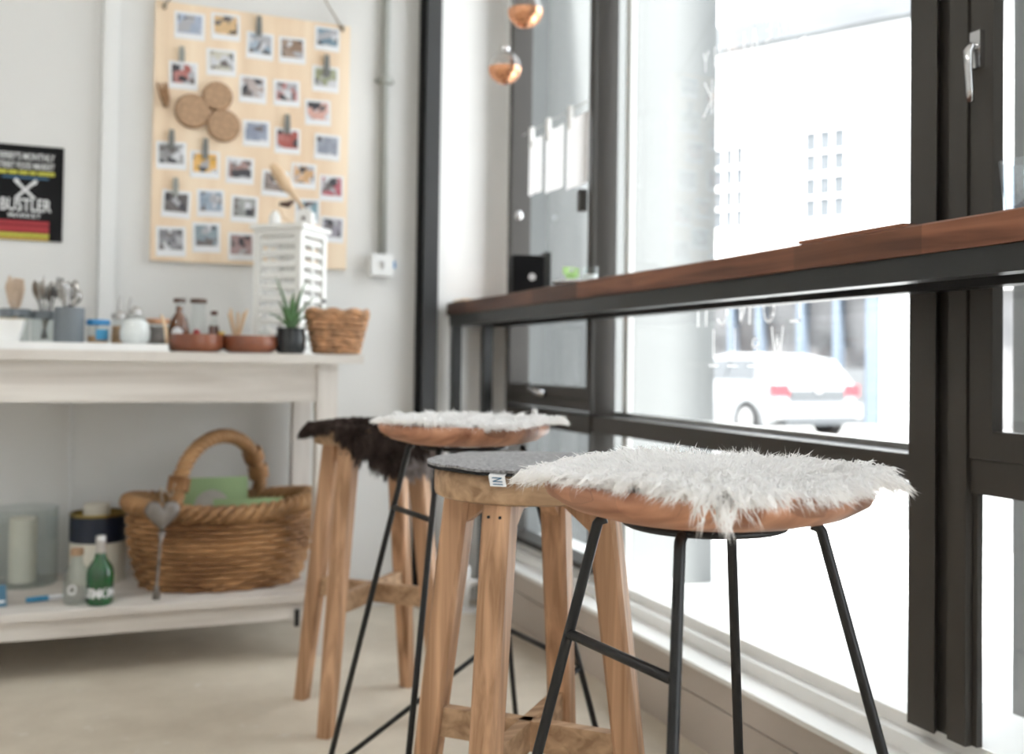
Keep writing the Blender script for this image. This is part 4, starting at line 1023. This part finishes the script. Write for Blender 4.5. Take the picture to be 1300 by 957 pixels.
def wooden_stool(c, rz, lab):
    t = thing('wooden_stool', (c[0], c[1], 0), lab, 'stool', 'pale wooden stools with four square legs', rz=rz)
    rs = .155
    b = MB(); b.lathe([(.001, .690), (rs-.008, .690), (rs-.002, .693), (rs, .699), (rs, .727), (rs-.003, .733), (rs-.008, .735), (.001, .735)], n=64, caps=False); b.build('seat', 'oakflat', t, 35)
    for i in range(4):
        a = PI/4+i*PI/2; d = Vector((math.cos(a), math.sin(a), 0)); s_ = .0205; tn = Vector((-d.y, d.x, 0))
        def ctr(z): return d*(.122+(.207-.122)*(1-z/.69))+Vector((0, 0, z))
        b = MB(); rings = []
        for z, ww in ((0.0, .85), (.25, 1), (.60, 1.1), (.6895, 1.1)):
            cc = ctr(z); w = s_*ww; ch = .28*w
            rings.append([cc+d*(x_*w)+tn*(y_*w) for x_, y_ in ((1, -.72), (1, .72), (.72, 1), (-.72, 1), (-1, .72), (-1, -.72), (-.72, -1), (.72, -1))])
        b.loft(rings); lg = b.build('leg', 'oak', t)
        cc = ctr(.672)
        for sx_ in (-.45, .45):
            q_ = cc+d*(s_*1.1)+tn*(s_*sx_); v = d
            b = MB(); b.tube([q_-v*.001, q_+v*.0012], .0024, 10); b.build('screw', 'steel', lg)
    for i in range(2):
        a = PI/4+i*PI/2; d = Vector((math.cos(a), math.sin(a), 0)); n_ = Vector((-d.y, d.x, 0))
        zt = .6893-.0*i; zb_ = .630; h_ = .014
        L0, L1 = .118, .060
        pts = [d*-L0+Vector((0, 0, zt)), d*L0+Vector((0, 0, zt)), d*(L0+.0)+Vector((0, 0, zt-.012)), d*(L0-.01)+Vector((0, 0, zb_+.022)), d*L1+Vector((0, 0, zb_+.042)), d*-L1+Vector((0, 0, zb_+.042)), d*-(L0-.01)+Vector((0, 0, zb_+.022)), d*-L0+Vector((0, 0, zt-.012))]
        # gusset shape: deep by the legs, shallow in the middle
        pts = [d*-L0+Vector((0, 0, zt)), d*L0+Vector((0, 0, zt)), d*(L0-.004)+Vector((0, 0, .632)), d*(L1+.002)+Vector((0, 0, zt-.014)), d*-(L1+.002)+Vector((0, 0, zt-.014)), d*-(L0-.004)+Vector((0, 0, .632))]
        b = MB(); b.prism([p_-n_*h_ for p_ in pts], n_*(2*h_)); b.build('seat_brace', 'oak', t)
        zz = .305; rr = .122+(.207-.122)*(1-zz/.69)-.012
        b = MB(); lo = Vector((-rr, -.010, zz-.024)); hi = Vector((rr, .010, zz+.024)); b.box(lo, hi); b.bevel(.003)
        b.build('stretcher', 'skinwoodx' if 'skinwoodx' in M else 'oakflat', t, xf=Matrix.Rotation(a, 4, 'Z'))
    return t
W1 = (.628, 1.493); W2 = (.629, 2.55)
wooden_stool(W1, R(1.2), 'pale wooden stool with a grey felt pad, beside the closest black rod stool')
wooden_stool(W2, R(1.2), 'pale wooden stool under a dark brown sheepskin, closest to the serving table')

# felt pad
t = thing('felt_pad', (W1[0]-.003, W1[1], .7354), 'round grey felt seat pad with black backing on the pale wooden stool', 'seat pad')
def disc(r, z0, z1, wob, n=90):
    b = MB(); rr = [r+wob*(math.sin(5*a+1)+.6*math.sin(9*a+.4)+.4*math.sin(17*a)) for a in [2*PI*i/n for i in range(n)]]
    zz = [.0016*math.sin(4*a)+.001*math.sin(11*a) for a in [2*PI*i/n for i in range(n)]]
    R1 = [(rr[i]*math.cos(2*PI*i/n), rr[i]*math.sin(2*PI*i/n), z0+max(zz[i], 0)) for i in range(n)]
    R2 = [(q_[0], q_[1], z1+max(zz[i], 0)) for i, q_ in enumerate(R1)]
    R3 = [(q_[0]*.96, q_[1]*.96, z1+.0015) for q_ in R1]; R4 = [(q_[0]*.4, q_[1]*.4, z1+.002) for q_ in R1]
    b.loft([R1, R2, R3, R4]); return b
disc(.163, 0, .0030, .0008).build('backing', 'felttrim', t, 50)
disc(.1635, .0048, .0085, .0009).build('felt', 'felt', t, 50)
# tag sewn in at the edge facing the camera
tdir = (onD(637, 610, 1.47)-Vector((W1[0], W1[1], .735))); ta = math.atan2(tdir.y, tdir.x); ey = Vector((math.cos(ta), math.sin(ta), 0)); ex = Vector((-math.sin(ta), math.cos(ta), 0))
b = MB(); w = .0125; base = ey*.160
pts = [base-ex*w+Vector((0, 0, .004)), base+ex*w+Vector((0, 0, .004)), base+ey*.008+ex*w*1.0+Vector((0, 0, .001)), base+ey*.008-ex*w+Vector((0, 0, .001)), ]
low = [base+ey*.011-ex*(w-.004)+Vector((0, 0, -.014)), base+ey*.011+ex*(w+.004)+Vector((0, 0, -.014))]
b.quad(pts[0], pts[1], pts[2], pts[3]); b.quad(pts[3], pts[2], low[1], low[0]); bmesh.ops.remove_doubles(b.bm, verts=b.bm.verts, dist=1e-5)
lg = b.build('sewn_label', 'paper', t); lg.modifiers.new('s', 'SOLIDIFY').thickness = .0005
b = MB(); o_ = pts[3]; ux = (pts[2]-pts[3]); uy = (low[0]-pts[3]); nn = ux.cross(uy).normalized(); nn = nn if nn.dot(ey) > 0 else -nn
def lp(a, c_): return o_+ux*a+uy*c_+nn*.0006
for (A, C) in (((.2, .2), (.8, .2)), ((.8, .2), (.2, .55)), ((.2, .55), (.8, .55)), ((.2, .8), (.8, .8))):
    a1, c1 = lp(*A), lp(*C); d = (c1-a1).normalized(); s_ = nn.cross(d)*.0008; b.quad(a1-s_, c1-s_, c1+s_, a1+s_)
b.build('label_print', 'blueink', lg)

# sheepskins
def sheepskin(loc, rz, outline, n, L, mt, backing, lab, r_seat, z0, droop, seed, width=.0011, lift=.55, split=None):
    rn = random.Random(seed)
    t = thing('sheepskin', (loc[0], loc[1], z0), lab, 'sheepskin', rz=rz)
    def surf(r, a):
        """point and frame on the draped hide"""
        over = max(0, r-r_seat); dr = droop(a)
        z = -over*dr*.9 - (over**2)*dr*2 + .004*math.sin(3*a+r*20)*(r/r_seat) ; rad = min(r, r_seat)+over*(1-.75*dr)
        dish = -.010*max(0, 1-(r/(r_seat*.9))**2)
        return Vector((rad*math.cos(a), rad*math.sin(a), z+dish+.003))
    b = MB(); NA = 72; rings = []
    for f_ in (.05, .35, .6, .8, .93, 1.0):
        rings.append([surf(outline(2*PI*i/NA)*f_*.97, 2*PI*i/NA) for i in range(NA)])
    for rg in rings[::-1]: rings.append([q_-Vector((0, 0, .0025)) for q_ in rg])
    b.loft(rings, caps=True); b.build('hide', backing, t, True)
    # clumps
    ncl = n//9; verts = []; faces = []; verts2 = []; faces2 = []
    for c_ in range(ncl):
        a = rn.uniform(0, 2*PI); f_ = math.sqrt(rn.uniform(0, 1)); r = outline(a)*f_*.99
        out = Vector((math.cos(a), math.sin(a), 0)); over = max(0, r-r_seat)
        sw = rn.gauss(0, .8); dirv = (Matrix.Rotation(sw, 3, 'Z') @ out)*(.35+.75*f_)+Vector((rn.gauss(0, .25), rn.gauss(0, .25), 0))
        up = lift*(1.05-.85*f_**3)+rn.uniform(-.08, .12)-(droop(a)*1.2 if over > 0 else 0)
        dirv.z = up; dirv.normalize(); Lc = L*rn.uniform(.65, 1.15)
        p0 = surf(r, a); tip = p0+dirv*Lc+Vector((0, 0, -Lc*.45*f_*(.4+droop(a))))
        mid = p0+dirv*Lc*.55+Vector((0, 0, Lc*.06))
        sp = .009
        V, Fc = (verts2, faces2) if (split and split(a, f_, rn)) else (verts, faces)
        for k_ in range(9):
            ra = rn.uniform(0, 2*PI); rr_ = sp*math.sqrt(rn.uniform(0, 1)); of = Vector((rr_*math.cos(ra), rr_*math.sin(ra), 0))
            q0 = p0+of; q1 = mid+of*.75+Vector((rn.gauss(0, .0015),)*3); q2 = (mid+tip)/2+of*.5+Vector((rn.gauss(0, .002), rn.gauss(0, .002), rn.gauss(0, .0015))); q3 = tip+of*.25+Vector((rn.gauss(0, .0035), rn.gauss(0, .0035), rn.gauss(0, .003)))
            sd = (q3-q0).cross(Vector((rn.gauss(0, 1), rn.gauss(0, 1), rn.gauss(0, 1)))).normalized()*width
            i0 = len(V)
            V.extend([q0-sd, q0+sd, q1-sd*.9, q1+sd*.9, q2-sd*.6, q2+sd*.6, q3])
            Fc.extend([(i0, i0+1, i0+3, i0+2), (i0+2, i0+3, i0+5, i0+4), (i0+4, i0+5, i0+6)])
    for V, Fc, mm, nm in ((verts, faces, mt, 'wool'), (verts2, faces2, 'furg', 'pale_wool_tips')):
        if not V: continue
        me = bpy.data.meshes.new(nm); me.from_pydata([tuple(v) for v in V], [], Fc); me.materials.append(M[mm]); me.polygons.foreach_set('use_smooth', [True]*len(me.polygons))
        o = bpy.data.objects.new(nm, me); col.objects.link(o); o.parent = t; o['kind'] = 'stuff'
    return t
def ang(a, c_, w): 
    d = (a-c_+PI) % (2*PI)-PI; return math.exp(-(d/w)**2)
# angles are world angles (rz = 0). image right = -21.7 deg, image left = 158 deg, towards camera = -112 deg
aR, aL, aN, aF = R(-21.7), R(158), R(-112), R(68)
o1 = lambda a: .157+.030*ang(a, aR-.05, .40)+.016*ang(a, aL, .45)+.007*math.sin(5*a)+.010*ang(a, aN, .5)+.006*math.sin(9*a+1)
sheepskin(M1, 0, o1, 62000, .034, 'furw', 'leather', 'biggest white sheepskin, on the stool closest to the camera, overlapping the grey felt pad', .172, .7795, lambda a: .15+.5*ang(a, aN, .8), 3, width=.0009)
o2 = lambda a: .160+.034*ang(a, aR+.1, .35)+.012*ang(a, aL, .4)+.007*math.sin(5*a+2)
sheepskin(M2, 0, o2, 30000, .030, 'furw', 'leather', 'white sheepskin with a turned-up tip on the far black rod stool', .172, .7795, lambda a: .05+.35*ang(a, aN, .6), 5, width=.0013, lift=.4)
o3 = lambda a: .165+.10*ang(a, aR-.9, .75)+.03*ang(a, aL, .4)+.008*math.sin(6*a)
sheepskin(W2, 0, o3, 34000, .028, 'furb', 'brownleather', 'dark brown sheepskin with grey tips hanging over the pale wooden stool', .157, .7355, lambda a: 1.0 if ang(a, aR-.9, .9) > .2 else .5, 9, width=.0016, lift=.12, split=lambda a, f_, rn: f_ > .86 and ang(a, aR-.55, .5) > .35)

# ------------------------------------------------------------------ white stand by the corner (foot of a fan / trolley seen low behind the legs)
q = onZ(592, 775, 0); 
# small floor sockets: white floor pipe bracket in the corner
t = thing('pipe_bracket', (q.x, min(q.y, YB-.12), 0), 'white pipe fitting standing on the floor in the corner under the bar', 'pipe')
b = MB(); b.tube([(0, 0, .002), (0, 0, .16)], .014, 12); b.build('upright_pipe', 'white', t, True)
b = MB(); b.tube([(-.05, 0, .10), (.06, 0, .10)], .012, 12); b.build('cross_pipe', 'white', t, True)
b = MB(); b.lathe([(.055, 0), (.055, .008), (.02, .012)], n=24); b.build('foot_plate', 'white', t, 40)

# ------------------------------------------------------------------ outside
ZS = -.30
struct('pavement', bx((1.62, -8, -.14), (4.2, 30, -.02)), 'paving')
struct('road', bx((4.2, -8, ZS-.05), (30, 40, ZS)), 'asphalt')
# grey return of the building beyond the corner
ye = YB+.0
xe = onY(907, 430, YB+.02).x
b = MB(); b.box((1.402, YB+.02, -.02), (xe, YB+.5, 7)); struct('wall_outer', b, 'outwall')
# second grey pier seen through the right casement
pa = onX(1286, 430, 1.95); b = MB(); b.box((1.95, -.3, -.02), (2.25, pa.y, 7)); struct('wall_outer_pier', b, 'outwall')
q = onX(1290, 828, 1.94)
t = thing('wall_vent', (1.949, .95, q.z-.06), 'white louvred vent low on the grey wall outside the right window', 'vent')
b = MB()
for i in range(5): b.box((-.018, -.25, i*.026), (-.0, .25, i*.026+.014), Matrix.Rotation(R(20), 3, 'Y'))
b.build('louvres', 'white', t)

# terrace across the street, oriented obliquely
dirF = Vector((-.51, .86, 0)).normalized(); nF = Vector((-dirF.y, dirF.x, 0)); nF = nF if nF.dot(Vector((-1, 0, 0))) > 0 else -nF   # facing us
P0 = onD(1050, 434, 22); P0.z = ZS
def onF(px, py, off=0):
    d = ray(px, py); n_ = nF; c_ = P0+nF*off; s_ = (c_-CAM).dot(n_)/d.dot(n_); q = CAM+d*s_; return (q-P0).dot(dirF), q.z
MF = Matrix(((dirF.x, -nF.x, 0, P0.x), (dirF.y, -nF.y, 0, P0.y), (0, 0, 1, P0.z), (0, 0, 0, 1)))
def F_box(u0_, u1_, z0_, z1_, d0, d1):
    """along-facade, height above world 0, depth (d>0 stands towards us)"""
    b = MB(); b.box((min(u0_, u1_), -d1, z0_-ZS), (max(u0_, u1_), -d0, z1_-ZS)); return b
bo = thing('terrace_building', P0, 'sunlit white stucco building with sash windows and blue-grey shopfront across the street', 'building')
bo.rotation_euler = (0, 0, math.atan2(dirF.y, dirF.x))
# facade local frame: x along, y = away from us?
sgn = -1 if (Matrix.Rotation(bo.rotation_euler.z, 3, 'Z') @ Vector((0, 1, 0))).dot(nF) > 0 else 1
def FB(u0_, u1_, z0_, z1_, d0, d1, name, mt, par=None):
    ys = sorted((-sgn*d0, -sgn*d1)); b = MB(); b.box((min(u0_, u1_), ys[0], z0_-ZS), (max(u0_, u1_), ys[1], z1_-ZS)); return b.build(name, mt, par or bo)
topz = onF(980, 22)[1]
FB(-14, 12, 3.1, topz-.65, -6, 0, 'upper_wall', 'facade')
FB(-14, 12, topz-.65, topz-.02, -6, .12, 'parapet', 'cornice')
FB(-14, 12, topz-.63, topz-.52, .121, .30, 'cornice', 'cornice')
FB(-14, 12, topz, topz+.05, -6, .02, 'roof_cap', 'facade')
FB(-14, 12, ZS, 3.08, -6, -.35, 'shop_back_wall', 'shopdark')
FB(-14, 12, 2.55, 3.09, -.34, .10, 'shop_fascia', 'facade')
for i, (xa, xb, ya, yb_) in enumerate(((1022, 1075, 168, 276), (908, 946, 190, 290), (800, 835, 200, 300), (1160, 1225, 150, 262))):
    ua, za = onF(xa, ya); ub, zb__ = onF(xb, yb_); zm = (za+zb__)/2
    w_ = FB(ua, ub, zb__, za, .001, .03, 'window', 'winglass'); 
    lo_, hi_ = min(ua, ub), max(ua, ub); b = MB()
    yA, yB_ = sorted((-sgn*.031, -sgn*.07))
    wd = (hi_-lo_)
    for j in range(4): x_ = lo_+wd*j/3; b.box((x_-.022, yA, zb__-ZS), (x_+.022, yB_, za-ZS))
    for j in range(5): z_ = zb__+(za-zb__)*j/4; h_ = .05 if j == 2 else .022; b.box((lo_, yA, z_-ZS-h_), (hi_, yB_, z_-ZS+h_))
    b.build('glazing_bars', 'facade', w_)
for i, (xa, xb) in enumerate(((1012, 1020), (1058, 1066), (1100, 1117), (960, 966), (925, 930))):
    ua = onF(xa, 430)[0]; ub = onF(xb, 430)[0]; FB(ua, ub, ZS, 2.55, -.34, .05, 'pilaster', 'shopblue')
for (xa, xb, z0_, z1_, mt, nm) in ((1119, 1160, ZS, 2.54, 'facade', 'end_pier'), (1020, 1058, ZS, .45, 'facade', 'stall_riser'), (966, 1012, ZS, .45, 'facade', 'stall_riser'), (1067, 1099, ZS, .9, 'cornice', 'shop_door')):
    ua = onF(xa, 430)[0]; ub = onF(xb, 430)[0]; FB(ua, ub, z0_, z1_, -.33, .04, nm, mt)

# parked car seen from behind
def car(loc, lab, rz=0):
    t = thing('parked_car', loc, lab, 'car', rz=rz)
    W2_ = .86
    # sections along y (0 = tail): (y, half width low, z sill, z belt, half width roof, z roof)
    secs = [(0.02, .80, .42, .92, .60, .95), (.10, .84, .30, .95, .64, 1.12), (.35, .86, .22, .96, .62, 1.36), (.9, .87, .20, .96, .62, 1.44), (1.8, .87, .20, .95, .62, 1.45), (2.5, .87, .20, .95, .60, 1.36), (3.1, .87, .20, .95, .66, 1.02), (3.7, .84, .22, .84, .6, .90), (4.15, .74, .30, .66, .5, .70)]
    b = MB(); rings = []
    for (y, w, zs, zb_, wr, zr) in secs:
        rings.append([(-w*.96, y, zs), (w*.96, y, zs), (w, y, (zs+zb_)/2), (w*.97, y, zb_), (wr+.02, y, zr-.03), (wr*.8, y, zr), (-wr*.8, y, zr), (-wr-.02, y, zr-.03), (-w*.97, y, zb_), (-w, y, (zs+zb_)/2)])
    b.loft(rings); b.build('body', 'carpaint', t, 30)
    b = MB(); b.quad((-.54, .065, 1.02), (.54, .065, 1.02), (.50, .30, 1.34), (-.50, .30, 1.34)); o = b.build('rear_window', 'carglass', t); o.modifiers.new('s', 'SOLIDIFY').thickness = .06
    for s_ in (-1, 1):
        b = MB(); b.prism([(s_*.82, .55, 1.0), (s_*.82, 1.35, 1.0), (s_*.70, 1.35, 1.34), (s_*.70, .75, 1.34)], (s_*.035, 0, 0)); b.prism([(s_*.82, 1.42, 1.0), (s_*.82, 2.6, 1.0), (s_*.70, 2.3, 1.32), (s_*.70, 1.42, 1.34)], (s_*.035, 0, 0)); b.build('side_windows', 'carglass', t)
        b = MB(); b.box((s_*.56, -.005, .74), (s_*.86, .14, .93)); b.bevel(.02); b.build('tail_light', 'taillight', t)
        for y in (.72, 3.3):
            b = MB(); b.lathe([(.20, -.1), (.31, -.1), (.325, -.06), (.325, .06), (.31, .1), (.20, .1)], n=28); w = b.build('wheel', 'tyre', t, 40, xf=Matrix.Translation((s_*.80, y, .325)) @ Matrix.Rotation(PI/2, 4, 'Y'))
            b = MB(); b.lathe([(.19, -.1), (.19, .1)], n=20); b.build('hubcap', 'brushed', w, 40, xf=Matrix.Translation((s_*.805, y, .325)) @ Matrix.Rotation(PI/2, 4, 'Y'))
    b = MB(); b.box((-.84, -.10, .38), (.84, .12, .62)); b.bevel(.05); b.build('rear_bumper', 'carpaint', t, 40)
    b = MB(); b.box((-.70, -.13, .28), (.70, .05, .40)); b.bevel(.02); b.build('lower_valance', 'cardark', t)
    b = MB(); b.box((-.55, -.02, .66), (.55, .05, .84)); b.bevel(.01); b.build('tailgate_recess', 'cardark', t)
    b = MB(); b.lathe([(.075, 0), (.075, .02)], n=24); b.build('round_badge', 'brushed', t, xf=Matrix.Translation((0, -.02, .86)) @ Matrix.Rotation(R(90), 4, 'X'))
    return t
cp = onZ(1040, 558, ZS); car((10.75, 13.4, ZS), 'silver hatchback parked across the street, seen from behind through the big window')

# ------------------------------------------------------------------ light
wd_ = bpy.data.worlds.new('sky'); scene.world = wd_; wd_.use_nodes = True
nt = wd_.node_tree; bg = nt.nodes['Background']
bg.inputs['Color'].default_value = (.93, .965, 1.0, 1); bg.inputs['Strength'].default_value = 2.5
sun = bpy.data.lights.new('sun', 'SUN'); sun.energy = 9; sun.angle = R(3); sun.color = (1, .985, .96)
so = bpy.data.objects.new('sun', sun); col.objects.link(so); so.rotation_euler = Vector((.08, .50, -.86)).to_track_quat('-Z', 'Y').to_euler()
def add_fill(x, y, e):  # unseen disk light added under the ceiling to fill the interior
    l_ = bpy.data.lights.new('fill_light', 'AREA'); l_.shape = 'DISK'; l_.size = .5; l_.energy = e; l_.color = (1, .97, .93)
    o = bpy.data.objects.new('fill_light', l_); col.objects.link(o); o.location = (x, y, CEIL-.06)
for x, y in ((-1.4, -1.2), (-1.4, 1.2)): add_fill(x, y, 7)
scene.view_settings.view_transform = 'Standard'; scene.view_settings.look = 'None'; scene.view_settings.gamma = 1
scene.view_settings.exposure = 1.38; scene.view_settings.use_curve_mapping = False
scene.cycles.use_denoising = True
scene.cycles.max_bounces = 10; scene.cycles.diffuse_bounces = 5; scene.cycles.transparent_max_bounces = 24
scene.cycles.sample_clamp_indirect = 8
